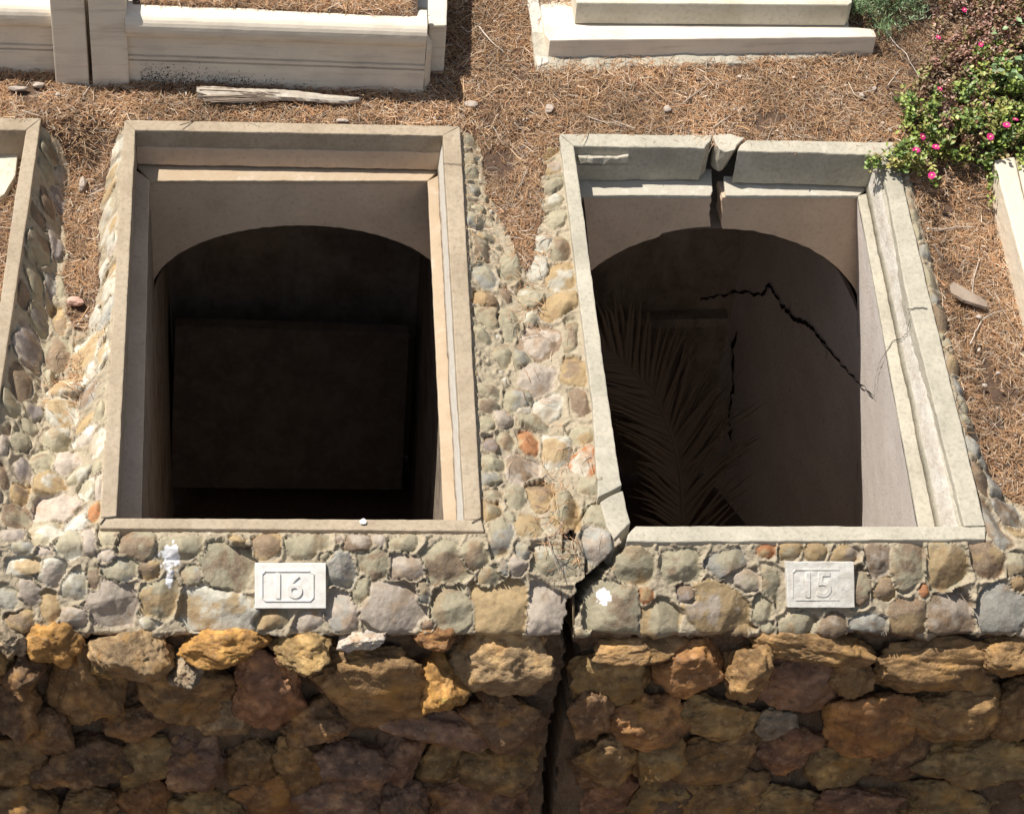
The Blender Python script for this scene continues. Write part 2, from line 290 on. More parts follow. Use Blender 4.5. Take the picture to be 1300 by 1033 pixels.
# every stone tilts a little its own way
tx_ = ((rid*29 % 13)/13-.5)*.42; tt_ = ((rid*61 % 17)/17-.5)*.42
hs = hs + (tx_*(X-cxs)+tt_*(T-cts))*sm(edge, 0, .006)
rib = np.exp(-((D2-D1)*size/.0065)**2)
hm = .003*fbm(X*60, T*60, 30)+.0035*fbm(X*160, T*160, 31)+.002+.016*rib*sm(vn(X*14, T*14, 33), -.5, 0)*(.7+.3*vn(X*50, T*50, 34))
hs = hs*(1.12+.38*sm(T, .0, .18))+.002*sm(T, 0, .18)
hgt = np.where(isst, hs, hm)
lf_ = [lerpn(pY, q) for q in (L17, L16, R16, L15, R15)]
near = ((pX > lf_[1]-3) & (pX < lf_[2]+3) & (pY > 150) & (pY < 678)) | ((pX > lf_[3]-3) & (pX < lf_[4]+3) & (pY > 166) & (pY < 691)) | ((pX < lf_[0]+3) & (pY > 146) & (pY < 694))
hgt = np.where(near, np.minimum(hgt, .004), hgt)
# the big crack and its thin branch
cx = lerpn(pY, [(a, b) for a, b, c in CRK]); cw = lerpn(pY, [(a, c) for a, b, c in CRK])
cxj = cx+4*vn(pY/9, 0*pY, 40)+2*vn(pY/3.5, 0*pY, 41)
incr = (np.abs(pX-cxj) < cw*(1+.35*vn(pY/7, 0*pY, 42))) & (pY > 660)
bx = lerpn(pY, [(630,762),(638,746),(655,736),(674,727),(690,722)]); inb = (np.abs(pX-bx-2*vn(pY/4, 0*pY, 43)) < 2.2) & (pY > 630) & (pY < 686)
bx2 = lerpn(pY, [(700,745),(738,743)]); inb2 = (np.abs(pX-bx2) < 1.5) & (pY > 712) & (pY < 738)
hgt = np.where(incr, -.30, np.where(inb | inb2, -.03, hgt))
right = (pX > cxj)
hgt = hgt + np.where(right & (T < .05) & (np.abs(pX-cxj) < 60), -.012*(1-np.abs(pX-cxj)/60), 0)
hgt = np.where((T < -Lb-.012) & ~incr, .022*fbm(X*9, T*9, 49)+.020*np.abs(fbm(X*18, T*18, 50))+.008*fbm(X*60, T*60, 51), hgt)
GX, GY, GZ = X, Yb+NY*hgt, Zb+NZ*hgt
# needle-covered ground mask
def soilmask(px, py):
    l17, l16, r16, l15, r15 = [lerpn(py, q) for q in (L17, L16, R16, L15, R15)]
    w = 5*vn(px/14, py/14, 60)
    m = py+w*.4 < lerpn(px, [(560,158),(640,175),(700,182),(1150,190)])
    a = lerpn(py, [(150,62),(172,84),(250,78),(350,82),(372,95),(380,110)]); b = lerpn(py, [(150,160),(170,142),(205,128),(250,124),(350,122),(372,106),(380,100)])
    m |= (px+w > a) & (px+w < b) & (py < 380)
    a = lerpn(py, [(150,590),(180,612),(235,618),(270,640),(300,652),(330,668)]); b = lerpn(py, [(150,700),(215,688),(260,690),(300,680),(330,670)])
    m |= (px+w > a) & (px+w < b) & (py < 330)
    f = lerpn(py, [(150,1130),(185,1140),(250,1166),(350,1192),(420,1208),(510,1232),(560,1260),(600,1290),(640,1345)])
    m |= (px+w > f) & (py < 640)
    m |= (px < l17-3) & (py < 150)
    return m
soil = soilmask(pX, pY) & (T > .05)
GZ = np.where(soil, Zb+.006*fbm(X*14, T*14, 61)+.006*fbm(X*40, T*40, 62)+.004, GZ); GY = np.where(soil, Yb, GY)
# colours
base = np.zeros(X.shape+(3,)); sc = np.array([CC[s[4][0]] for s in stones]+[CC['g']]); sc2 = np.array([CC[s[4][1]] for s in stones]+[CC['g']])
k = sm(fbm(X*16, T*16, 70)+.35*fbm(X*60, T*60, 71)+.6*(dome-.5), -.05, .28)[..., None]*.9
rust = (sm(fbm(X*22+9, T*22, 75), .18, .5)*.45)[..., None]
jit = (1+.16*(((rid*71) % 23)/23-.5))[..., None]
stc = ((sc[ID]*(1-k)+sc2[ID]*k)*(1-rust)+np.array([.27,.16,.075])*rust)*jit*(1+.18*fbm(X*80, T*80, 72)[..., None])
moc = np.array([.43,.36,.255])*(1+.18*fbm(X*40, T*40, 73)[..., None])
base = np.where(isst[..., None], stc, moc)
warm = sm(pX, 740, 800)[..., None]*(pY > 300)[..., None]      # stones right of the crack are a warmer kind
base = base*(1-.12*warm*isst[..., None])*np.where((isst & (pX < 150) & (pX > lerpn(pY, L17)+45) & (pY < 720))[..., None], 1.25, 1)
def splash(cx_, cy_, rx, ry, sd):
    d = np.hypot((pX-cx_)/rx, (pY-cy_)/ry)+.35*vn(pX/3, pY/3, sd)+.3*vn(pX/7, pY/7, sd+1); return d < 1
spl = splash(217,707,12,17,80) | splash(215,735,4,10,81) | splash(767,757,8,10,84) & (np.hypot(pX-767, (pY-757)) < 11) | splash(112,531,6,6,85)
base = np.where(spl[..., None], np.array([.85,.85,.86]), base)
base = np.where((T < -Lb-.012)[..., None], np.array([.16,.10,.055])*(1+.6*fbm(X*20, T*20, 90)[..., None]), base)
# faces
nr, nc = X.shape; I = np.arange(nr*nc).reshape(nr, nc)
Q = np.stack([I[:-1,:-1], I[:-1,1:], I[1:,1:], I[1:,:-1]], -1).reshape(-1, 4)
V = np.stack([GX, GY, GZ], -1).reshape(-1, 3); Cc = base.reshape(-1, 3)
l17, l16, r16, l15, r15 = [lerpn(pY, q) for q in (L17, L16, R16, L15, R15)]
hole = ((pX > l16+7) & (pX < r16-7) & (pY > 163) & (pY < 668)) | ((pX > l15+8) & (pX < r15-8) & (pY > 182) & (pY < 680)) | ((pX < l17-6) & (pX > l17-420) & (pY > 160) & (pY < 664))
hole &= T > -.02
fm = lambda a: a[:-1,:-1].reshape(-1)
keep = ~(fm(hole) & hole[1:,1:].reshape(-1)); fs_, fso, fr, fw = fm(isst), fm(soil), fm(right & (T < .06) | (pX > r15-40)), fm(T < -Lb-.012)
# ------------------------------------------------------------------ the masonry
sl = empty('masonry_bank', (P(300, 690)), 'rubble masonry bank left of the big crack, pale stones around the number 16 tomb', 'stone wall')
sr = empty('masonry_bank', (P(1000, 690)), 'rubble masonry bank right of the big crack, browner stones below the number 15 tomb', 'stone wall')
for par, sel in ((sl, ~fr), (sr, fr)):
    qs = Q[keep & sel & ~fso]; fi = npmesh('rubble_facing', V, qs, M['stone'], par, Cc, True)
    fi.data.materials.append(M['mortar']); fi.data.polygons.foreach_set('material_index', (~fs_[keep & sel & ~fso]).astype(np.int32)); fi.data.update()
g = npmesh('ground', V, Q[keep & fso], M['soil'], None, None, True); tag(g, 'brown soil slope under the pine litter around the graves', 'ground', kind='structure')
# hillside beyond the detailed part
bm = bmesh.new()
def zq(x, y, h=-.012): return Vector((x, y, y*TS+h))
yT = yE+ts[-1]*math.cos(S)
for q in (((-30, yT), (30, yT), (30, 40), (-30, 40)), ((-30, yE), (xa, yE), (xa, yT), (-30, yT)), ((xb, yE), (30, yE), (30, yT), (xb, yT))):
    bm.faces.new([bm.verts.new(zq(*p, -.012 if q[0][0] < xb-1e-6 else -.12)) for p in q])
hs_o = obj(bm, 'hillside', M['soil']); tag(hs_o, 'soil slope rising behind the graves', 'ground', kind='structure')
bm = bmesh.new(); zb_ = LIP.z-1.25
bm.faces.new([bm.verts.new(Vector(p)) for p in ((-30, -30, zb_), (30, -30, zb_), (30, LIP.y+.2, zb_), (-30, LIP.y+.2, zb_))])
pt = obj(bm, 'path', M['soil']); tag(pt, 'earth path at the foot of the rock wall', 'path', kind='structure')
# rough rock courses under the faced masonry
RK = """70,817,66,40,G 173,820,82,42,T 15,812,36,26,t 114,873,76,104,B 228,882,112,62,B 289,915,64,52,T 15,892,60,66,D 282,817,88,30,G 345,868,78,84,R 33,850,50,40,D 178,920,70,56,D 58,922,64,52,D 385,822,76,38,Y 478,862,150,84,B 563,868,50,56,G 462,811,60,18,W 555,815,56,30,O 655,848,112,62,T 548,917,124,56,P 655,912,92,60,D 405,920,100,50,D 767,863,84,78,Y 876,850,98,64,O 823,910,92,54,O 906,912,88,54,Y 942,852,50,66,B 802,826,92,22,B 1010,866,116,76,P 1040,824,116,34,B 1178,848,150,56,B 1112,908,96,76,O 1205,908,124,70,B 980,925,50,46,t 1290,900,66,70,B 1276,832,76,36,B 740,912,44,60,D 238,840,36,26,t 130,838,36,26,Y 415,862,50,60,D 620,880,30,36,D 1085,862,50,46,B"""
RC = {'G': (.44,.23,.065), 'T': (.40,.27,.14), 't': (.30,.24,.165), 'B': (.33,.195,.08), 'D': (.23,.13,.065), 'R': (.33,.165,.09), 'Y': (.36,.235,.095), 'W': (.55,.49,.42), 'O': (.38,.185,.07), 'P': (.31,.18,.115)}
rl = [tuple(s.split(',')) for s in RK.split()]
for ry in (965, 1020, 1078):
    px = -60+random.uniform(0, 40)
    while px < 2050:
        w = random.uniform(55, 115); rl.append((px+w/2, ry+random.uniform(-12, 12), w, random.uniform(52, 72), random.choice('BDBROPY'))); px += w*.92
for px in list(range(-420, -10, 80))+list(range(1340, 2100, 76)):
    for ry in (830, 890): rl.append((px+random.uniform(-10,10), ry, 90, 64, random.choice('BDOY')))
acc = {0: ([], [], []), 1: ([], [], [])}; cnt = {0: 0, 1: 0}
yW = LIP.y+.03
for i, (px, py, w, h, c) in enumerate(rl):
    px, py, w, h = float(px), float(py), float(w), float(h)
    d = Pv(px, py, yW-.01); k = F/((d-CAM).dot(FW))
    cxx = float(lerpn(py, [(a, b) for a, b, c_ in CRK])); side = 1 if px > cxx else 0
    if side == 0 and px+w*.66 > cxx-11: px = cxx-11-w*.66
    if side == 1 and px-w*.66 < cxx+11: px = cxx+11+w*.66
    d = Pv(px, py, yW-.035)
    pro = (.085 if px < 700 else .068)+.03*math.sin(i*2.3); rrx = random.Random(i); tw = rrx.uniform(-.5, .5)
    bmr = rockmesh(d+Vector((0, .012-.02*math.sin(i*1.1), 0)), (w/2/k*1.38, pro, h/2/k/math.cos(PITCH)*1.34), i*1.9+3, nf=15, nz=.17, sub=5, axes=(Vector((math.cos(tw*.4), 0, math.sin(tw*.4))), Vector((0,1,0)), Vector((-math.sin(tw*.4), 0, math.cos(tw*.4)))))
    vs = np.array([v.co[:] for v in bmr.verts]); fs2 = np.array([[v.index for v in f.verts] for f in bmr.faces]); bmr.free()
    cc = np.array(RC[c])*(.8 if py > 945 else 1); n = fbm(vs[:,0]*14, vs[:,2]*14+vs[:,1]*9, i % 40, 3)[:, None]
    col = cc*(1+.5*n)+np.clip(n-.15, 0, 1)*np.array([.30,.16,.03])
    a = acc[side]; a[0].append(vs); a[1].append(fs2+cnt[side]); n2 = fbm(vs[:,0]*45, vs[:,2]*45+vs[:,1]*30, i % 30, 4)[:, None]; col = col*(1+.5*n2)+sm(n2, .2, .35)*np.array([.09,.06,.03]); a[2].append(np.clip(col, .015, .8)); cnt[side] += len(vs)
for sd, par in ((0, sl), (1, sr)):
    npmesh('rough_rocks', np.vstack(acc[sd][0]), np.vstack(acc[sd][1]), M['rock'], par, np.vstack(acc[sd][2]), False)
# ------------------------------------------------------------------ tombs
HF = .012
def quad(bm, a, b, c, d): bm.faces.new([bm.verts.new(p) for p in (a, b, c, d)])
def wall_obj(name, a, b, c, d, m, par, n=24, jit=.004):
    bm = bmesh.new(); quad(bm, a, b, c, d); bmesh.ops.subdivide_edges(bm, edges=bm.edges[:], cuts=n, use_grid_fill=True)
    for v in bm.verts: v.co += mn.noise_vector(v.co*5)*jit
    return obj(bm, name, m, par, True)
def tomb(label, frames, B, dep, mats, crown, side_pt, px_gap, zf, back, frame_labels=None):
    mf, ml, mr, mv = mats
    t = empty('tomb', P(*frames[0][1][0]), label, 'tomb')
    for i, (nm, poly, dd) in enumerate(frames):
        prism(nm, [P(x, y, HF) for x, y in poly], dd, mf, t, seed=i+3)
    b = [P(x, y, -dep) for x, y in B]       # TL TR BR BL of the inner shaft, at ledge level
    yL = (b[0].y+b[1].y)/2; xl, xr = b[0].x, b[1].x
    return t, b, yL
def arch_wall(t, x0, x1, ztop, yL, xm, a, zc, r, m, th=.10, j0=0, j1=0, nm='arch_wall', seed=0, chip=None, xlim=(0, 0)):
    n = max(8, int((x1-x0)/.012)); bm = bmesh.new(); rows = []
    for i in range(n+1):
        x = x0+(x1-x0)*i/n; u = min(.9999, abs((x-xm)/a)); zb = zc-r+r*math.sqrt(1-u*u)
        zb += .003*mn.noise(Vector((x*40, seed, 0)))
        if chip: zb += chip(x)
        zt = ztop(x); m_ = 8
        rows.append([(bm.verts.new((x+(j0 if i == 0 else j1 if i == n else 0)*mn.noise(Vector((q*1.7, seed, 3))), yL, zt+(zb-zt)*q/m_)),
                      bm.verts.new((x+(j0 if i == 0 else j1 if i == n else 0)*mn.noise(Vector((q*1.7, seed, 3))), yL+th, zt+(zb-zt)*q/m_))) for q in range(m_+1)])
    for i in range(n):
        for q in range(8):
            A, Bq, C, Dq = rows[i][q], rows[i+1][q], rows[i+1][q+1], rows[i][q+1]
            bm.faces.new((A[0], Dq[0], C[0], Bq[0])); bm.faces.new((A[1], Bq[1], C[1], Dq[1]))
        A, Bq = rows[i][8], rows[i+1][8]; bm.faces.new((A[0], A[1], Bq[1], Bq[0]))
        A, Bq = rows[i][0], rows[i+1][0]; bm.faces.new((A[0], Bq[0], Bq[1], A[1]))
    for R_ in (rows[0], rows[-1]):
        for q in range(8): bm.faces.new((R_[q][0], R_[q][1], R_[q+1][1], R_[q+1][0]))
    bmesh.ops.recalc_face_normals(bm, faces=bm.faces[:])
    return obj(bm, nm, m, t, False)
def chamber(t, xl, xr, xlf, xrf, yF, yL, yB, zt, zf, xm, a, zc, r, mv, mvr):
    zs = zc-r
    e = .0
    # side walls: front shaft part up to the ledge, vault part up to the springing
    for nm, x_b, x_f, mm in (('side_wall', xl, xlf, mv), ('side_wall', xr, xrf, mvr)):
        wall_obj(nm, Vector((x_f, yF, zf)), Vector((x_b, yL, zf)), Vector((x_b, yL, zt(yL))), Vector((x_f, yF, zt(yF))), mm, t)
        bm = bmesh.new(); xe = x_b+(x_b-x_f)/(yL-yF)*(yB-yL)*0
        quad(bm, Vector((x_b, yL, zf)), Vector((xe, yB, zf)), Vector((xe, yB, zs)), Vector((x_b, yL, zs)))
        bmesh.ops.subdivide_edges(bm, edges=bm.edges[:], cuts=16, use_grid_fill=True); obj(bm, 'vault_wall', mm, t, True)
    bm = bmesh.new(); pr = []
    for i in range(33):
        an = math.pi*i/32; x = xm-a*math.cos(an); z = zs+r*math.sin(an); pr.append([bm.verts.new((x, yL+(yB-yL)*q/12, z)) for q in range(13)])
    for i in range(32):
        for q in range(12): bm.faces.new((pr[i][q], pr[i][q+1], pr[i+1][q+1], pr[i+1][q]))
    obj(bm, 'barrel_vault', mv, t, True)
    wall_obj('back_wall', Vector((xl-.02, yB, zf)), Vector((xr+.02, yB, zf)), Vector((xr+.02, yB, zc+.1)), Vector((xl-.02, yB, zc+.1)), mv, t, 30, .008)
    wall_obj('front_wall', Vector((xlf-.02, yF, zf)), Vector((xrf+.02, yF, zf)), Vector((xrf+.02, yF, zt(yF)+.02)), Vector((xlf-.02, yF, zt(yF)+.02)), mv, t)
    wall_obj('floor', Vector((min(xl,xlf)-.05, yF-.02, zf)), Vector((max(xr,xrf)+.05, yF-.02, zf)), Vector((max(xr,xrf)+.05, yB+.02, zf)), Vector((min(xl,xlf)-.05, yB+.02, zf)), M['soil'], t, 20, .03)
def lowpoly(poly, h): return [P(x, y, h) for x, y in poly]
# --- tomb 16
O = [(158,152),(584,160),(616,674),(127,670)]; A = [(172,165),(562,172),(590,660),(148,657)]
DEP = .128
T16 = empty('tomb', P(127, 670), 'open tomb number 16, intact sandy concrete frame around a dark arched vault', 'tomb', 'open tombs in the bank')
frame_specs16 = [([O[0], O[1], (572,173), A[0]], .14), ([(563,172.5), (584.5,160.5), (616,673), (612,658), (590,659)], .14), ([(158,152.5), A[0], (148,657), (128,657)], .14), ([(128,658), (611,659.5), (615,674), (127,670)], .16)]
frame_specs16 = [([O[0], O[1], A[1], A[0]], .14), ([A[1], O[1], (611,658), (590,660)], .14), ([O[0], A[0], (148,656), (128.5,656)], .14), ([(128.5,657), (611,659.5), (615,674), (127,670)], .16)]
def shift(pts, d): return [p+d for p in pts]
for i, (poly, dd) in enumerate(frame_specs16):
    prism('frame_bar', [P(x, y, HF) for x, y in poly], dd, M['conc'], T16, seed=i+2, jit=.0022)
B = [(190,228),(543,230.5),(566,720),(178,720)]
b = [P(x, y, -DEP) for x, y in B]
a_ = [P(x, y, HF) for x, y in A]; al = [Vector((p.x, p.y, p.y*TS-DEP)) for p in a_]
yL = (b[0].y+b[1].y)/2
def ledge(par, nm, pts, m, seed, th=.014): return prism(nm, pts, th, m, par, seed=seed, bev=.003, jit=.0022)
o_ = .05
ledge(T16, 'ledge', [al[0]+Vector((-.03, o_, 0)), al[1]+Vector((.03, o_, 0)), Vector((b[1].x, yL, yL*TS-DEP)), Vector((b[0].x, yL, yL*TS-DEP))], M['ledge16'], 1)
ledge(T16, 'ledge', [Vector((b[1].x, yL, b[1].z)), al[1]+Vector((.03, 0, .0)), al[2]+Vector((.03, -.05, 0)), b[2]], M['ledge16'], 2)
ledge(T16, 'ledge', [al[0]+Vector((-.03, 0, 0)), Vector((b[0].x, yL, b[0].z)), b[3], al[3]+Vector((-.03, -.05, 0))], M['render'], 3)
# plaster skins inside the recess: a proud lower course at the head, lime wash on the right
def skin(par, nm, p0, p1, ztop, zbot, out, th, m, seed, cut=.02, jit=.004):
    top = [p0+Vector((0,0,ztop)), p1+Vector((0,0,ztop)), p1+out*th+Vector((0,0,ztop)), p0+out*th+Vector((0,0,ztop))]
    return prism(nm, top, ztop-zbot, m, par, seed=seed, cut=cut, jit=jit, bev=.003)
r0 = Vector((a_[0].x, a_[0].y, a_[0].y*TS)); r1 = Vector((a_[1].x, a_[1].y, a_[1].y*TS)); r2 = Vector((a_[2].x, a_[2].y, a_[2].y*TS))
skin(T16, 'head_course', r0+Vector((.0, .01, 0)), r1+Vector((0, .01, 0)), -.055, -.126, Vector((0, -1, 0)), .014, M['render'], 5)
bm = bmesh.new(); n = 60; prev = None       # battered lime-washed fillet down the right of the recess
for i in range(n+1):
    f = i/n; e0 = r1.lerp(r2, f); w = .010+.003*mn.noise(Vector((f*9, 0, 1)))+.003*mn.noise(Vector((f*40, 0, 1)))
    ring = [bm.verts.new(e0+Vector(q)) for q in ((.004, 0, -.004), (-w*.45, 0, -.05+.006*mn.noise(Vector((f*30, 2, 1)))), (-w*.8, 0, -.095), (-w*1.15, 0, -.125), (.01, 0, -.125))]
    if prev:
        for q in range(4): bm.faces.new((prev[q], ring[q], ring[q+1], prev[q+1]))
    prev = ring
obj(bm, 'plaster_fillet', M['white'], T16, True)
xl, xr = b[0].x, b[1].x+.09; xm = (xl+xr)/2; ah = (xr-xl)/2
def fit(cr, sp, xm, ah, yL):
    zc = Pv(cr[0], cr[1], yL).z; q = Pv(sp[0], sp[1], yL); u = min(.97, abs(q.x-xm)/ah); return zc, (zc-q.z)/(1-math.sqrt(1-u*u))
zc, r = fit((365,287), (232,320), xm, ah, yL+.0)
r = min(max(r, .3), .6)
arch_wall(T16, xl-.03, xr+.03, lambda x: yL*TS-DEP-.013, yL+.004, xm, ah*1.02, zc, r, M['render'])
zf = b[0].z-2.15; yB = yL+1.0
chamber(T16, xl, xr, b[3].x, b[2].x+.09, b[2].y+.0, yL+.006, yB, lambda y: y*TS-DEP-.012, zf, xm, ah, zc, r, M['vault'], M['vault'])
# leaning slab
sp = [Pv(222,414,yB-.30), Pv(520,424,yB-.30), Pv(510,622,yB-.42), Pv(216,619,yB-.42)]
sb_ = prism('stone_slab', sp, .05, M['slab'], None, dirv=Vector((0,.85,.3)), seed=9, bev=.006); tag(sb_, 'dark rectangular stone slab leaning inside the vault of tomb 16', 'slab')
sp = [Pv(213,640,yB-.45), Pv(530,646,yB-.45), Pv(530,760,yB-.45), Pv(213,760,yB-.45)]
# --- tomb 15
T15 = empty('tomb', P(790, 686), 'open tomb number 15, pale frame cracked through its head, palm frond lying in the vault', 'tomb', 'open tombs in the bank')
f15 = [('frame_bar', [(710,170),(760,169.5),(830,171),(903,171.5),(902.5,178),(897,183),(894,188.5),(868,187),(800,186.5),(729,185)], .13, 'conc15'),
       ('frame_bar', [(948.5,177.5),(1040,179),(1137,181),(1116,197.5),(1020,193.5),(936,191.5),(940,184)], .13, 'conc15'),
       ('broken_block', [(905.5,172),(915,170.5),(927,170),(945.5,175.5),(936,184),(933,190),(922,193),(914,189),(908,181)], .11, 'conc15'),
       ('frame_bar', [(1116,198),(1137,181.5),(1150,250),(1180,375),(1213,510),(1251,667),(1224,667),(1185,510),(1151,375),(1128,250)], .13, 'conc15'),
       ('frame_bar', [(710,170.5),(728.5,185.5),(738,250),(755,380),(773,510),(787,607),(789,615),(775,623),(759,631),(752,510),(735,375),(720,250)], .14, 'conc15'),
       ('frame_bar', [(762,637),(776,628),(791,622),(797,652),(800.5,662),(780,684),(770,668)], .13, 'conc15'),
       ('frame_bar', [(807,667.5),(900,667.5),(1100,667.5),(1252,668),(1251,684),(1050,686),(860,687.5),(795,687),(797,678)], .15, 'conc15')]
for i, (nm, poly, dd, mm) in enumerate(f15):
    tp_ = [P(x, y, HF) for x, y in poly]; ce_ = sum(tp_, Vector())/len(tp_)
    prism(nm, tp_, dd, M[mm], T15, bot=[ce_+Vector(((p.x-ce_.x)*.5-.012, (p.y-ce_.y)*.7+.015, -dd)) for p in tp_] if i == 2 else None, seed=i+20, jit=.0035 if i != 2 else .006, cut=.02)
B15 = [(740,245.5),(1090,251),(1172,700),(812,760)]
b = [P(x, y, -DEP) for x, y in B15]; yL5 = (b[0].y+b[1].y)/2; A15 = [(729,185),(1116,197.5),(1224,667),(800,667)]
a_ = [P(x, y, HF) for x, y in A15]; al = [Vector((p.x, p.y, p.y*TS-DEP)) for p in a_]
zl = lambda y: y*TS-DEP
gx0, gx1 = Pv(904,250,yL5).x, Pv(921,250,yL5).x
def at(x, y): return Vector((x, y, zl(y)))
yh0 = a_[0].y; yh1 = a_[1].y
ledge(T15, 'ledge', [at(al[0].x-.03, yh0+.05), at(gx0+.012, yh0+.05), at(gx0+.004, yL5+.02), at(gx0-.006, yL5), at((b[0].x+gx0)/2, yL5+.002), at(b[0].x-.03, yL5)], M['ledge15'], 31)
ledge(T15, 'ledge', [at(gx1+.004, yh1+.06), at(al[1].x+.03, yh1+.05), at(b[1].x, yL5), at(gx1, yL5)], M['ledge15'], 32)
ledge(T15, 'ledge', [Vector((b[1].x, yL5, zl(yL5))), al[1]+Vector((.03, 0, 0)), al[2]+Vector((.03, -.06, -.06*TS)), b[2]], M['conc15'], 33)
r0 = Vector((a_[0].x, a_[0].y, a_[0].y*TS)); r1 = Vector((a_[1].x, a_[1].y, a_[1].y*TS)); r2 = Vector((a_[2].x, a_[2].y, a_[2].y*TS))
gA = Pv(893, 190, yh0).x; gB = Pv(930, 190, yh0).x
skin(T15, 'head_course', r0+Vector((0, .012, 0)), Vector((gA, r0.y+.012, (r0.y+.012)*TS)), -.062, -.126, Vector((0, -1, 0)), .018, M['conc15'], 41, jit=.005)
skin(T15, 'loose_chunk', r0+Vector((.02, .02, 0)), Vector((r0.x+.19, r0.y+.02, (r0.y+.02)*TS)), -.026, -.048, Vector((0, -1, 0)), .040, M['conc15'], 47, jit=.014)
bm = bmesh.new(); prev = None; n = 110
for i in range(n+1):
    f = i/n; e0 = r1.lerp(r2, f); w = .022+.018*f+.003*mn.noise(Vector((f*9, 5, 1)))+.003*mn.noise(Vector((f*50, 0, 7)))
    k_ = .004*mn.noise(Vector((f*70, 2, 1)))
    ring = [bm.verts.new(e0+Vector(q)) for q in ((.004, 0, -.004), (-.008+k_, 0, -.018), (-w*.50+k_, 0, -.05), (-w*.70, 0, -.10), (-w*.95, 0, -.125), (.01, 0, -.125))]
    if prev:
        for q in range(5): bm.faces.new((prev[q], ring[q], ring[q+1], prev[q+1]))
    prev = ring
fo = obj(bm, 'plaster_fillet', M['wash15'], T15, True); fo.data.materials.append(M['conc15'])
for pi, pp in enumerate(fo.data.polygons): pp.material_index = 0 if pi % 5 in (1,2) else 1
xl, xr = b[0].x, b[1].x; xm = (xl+xr)/2; ah = (xr-xl)/2; zref = b[1].z
Qs = Pv(1089, 460, yL5); KS = (Qs.x-b[1].x)/(b[1].z-Qs.z)       # the settled tomb leans: its walls splay to the right
def un(px, py): q = Pv(px, py, yL5); dz_ = KS*(zref-q.z)/(xr-xl); return (q.x+dz_*xl)/(1+dz_), q.z
x_c, zc = un(925, 292); x_s, z_s = un(1079, 364); x_l, z_l = un(762, 336)
u_s = min(.97, abs(x_s-xm)/ah); r = (zc-z_s)/(1-math.sqrt(1-u_s*u_s)); print('KS', KS, 'xc', x_c, 'xs', x_s, 'xl', x_l, z_l, 'zs', z_s)
r = min(max(r, .3), .6)
xc = Pv(836, 300, yL5).x
chip = lambda x: (.012 if xc < x < gx0+.01 else (.014*max(0, mn.noise(Vector((x*25, 4, 0)))) if x > gx1 else 0))
arch_wall(T15, xl-.03, gx0-.002, lambda x: zl(yL5)-.013, yL5+.004, xm, ah*1.02, zc, r, M['render'], j1=.012, seed=1, chip=chip)
arch_wall(T15, gx1-.008, xr+.005, lambda x: zl(yL5)-.013, yL5+.008, xm, ah*1.02, zc, r, M['render'], j0=.012, seed=2, chip=chip)
zf5 = b[0].z-2.4
lo_, hi_ = yL5, yL5+4
for _ in range(40):
    mid_ = (lo_+hi_)/2; q = Pv(934, 500, mid_)
    if q.x > xr+KS*(zref-q.z): hi_ = mid_
    else: lo_ = mid_
lo_ = mid_; print('corner', q, 'yB15-yL', mid_-yL5)
yB5 = min(max(mid_, yL5+.7), yL5+1.25)
chamber(T15, xl, xr, b[0].x-.0, b[2].x-KS*(zref-b[2].z)+.004, b[2].y+.0, yL5+.01, yB5, lambda y: zl(y)-.012, zf5, xm, ah, zc, r, M['vault'], M['vault15'])
for o in list(T15.children):
    if o.name.split('.')[0] in ('arch_wall', 'side_wall', 'vault_wall', 'barrel_vault', 'back_wall', 'front_wall', 'floor'):
        for v in o.data.vertices: v.co.x += KS*(zref-(v.co.z+T15.location.z))*min(1.15, max(0, (v.co.x+T15.location.x-xl)/(xr-xl)))*(1-.95*max(0, min(1, (v.co.y+T15.location.y-yL5-.1)/(yB5-yL5-.1))))
        o.data.update()
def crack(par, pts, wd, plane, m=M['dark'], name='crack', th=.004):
    # a jagged fissure: tapered sliver, gap's shade painted dark, standing 2 mm proud of the plaster
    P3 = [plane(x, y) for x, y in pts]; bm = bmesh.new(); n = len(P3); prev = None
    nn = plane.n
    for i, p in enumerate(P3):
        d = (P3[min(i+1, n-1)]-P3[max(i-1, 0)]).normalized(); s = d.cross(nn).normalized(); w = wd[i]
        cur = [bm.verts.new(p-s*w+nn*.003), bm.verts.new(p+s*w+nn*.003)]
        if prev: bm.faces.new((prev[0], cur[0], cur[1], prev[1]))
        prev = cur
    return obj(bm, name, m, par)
class PlX:
    def __init__(s, x): s.x = x; s.n = Vector((-1,0,0))
    def __call__(s, a, b): return Px(a, b, s.x)
from mathutils.bvhtree import BVHTree
class Cast:                                  # a point of the built tomb surface, with its own normal
    def __init__(s, objs):
        vv, ff = [], []
        for o in objs:
            k_ = len(vv); lo = o.parent.location; vv += [v.co+lo for v in o.data.vertices]; ff += [[i+k_ for i in p.vertices] for p in o.data.polygons]
        s.t = BVHTree.FromPolygons(vv, ff); s.n = Vector((-1,0,0))
    def __call__(s, a, b_):
        d = ray(a, b_).normalized(); h = s.t.ray_cast(CAM, d)
        if h[0] is None: return Px(a, b_, 2.06)
        n = h[1] if h[1].dot(d) < 0 else -h[1]; s.n = n; return h[0]+n*.003
C15 = Cast(list(T15.children)); PlS = lambda: C15
class PlY:
    def __init__(s, y): s.y = y; s.n = Vector((0,-1,0))
    def __call__(s, a, b): return Pv(a, b, s.y)
def jag(pts, n=6, amp=2.0, seed=0):
    out = []; rr = random.Random(seed)
    for i in range(len(pts)-1):
        for k in range(n): f = k/n; out.append((pts[i][0]+(pts[i+1][0]-pts[i][0])*f+rr.uniform(-amp, amp), pts[i][1]+(pts[i+1][1]-pts[i][1])*f+rr.uniform(-amp, amp)))
    out.append(pts[-1]); return out
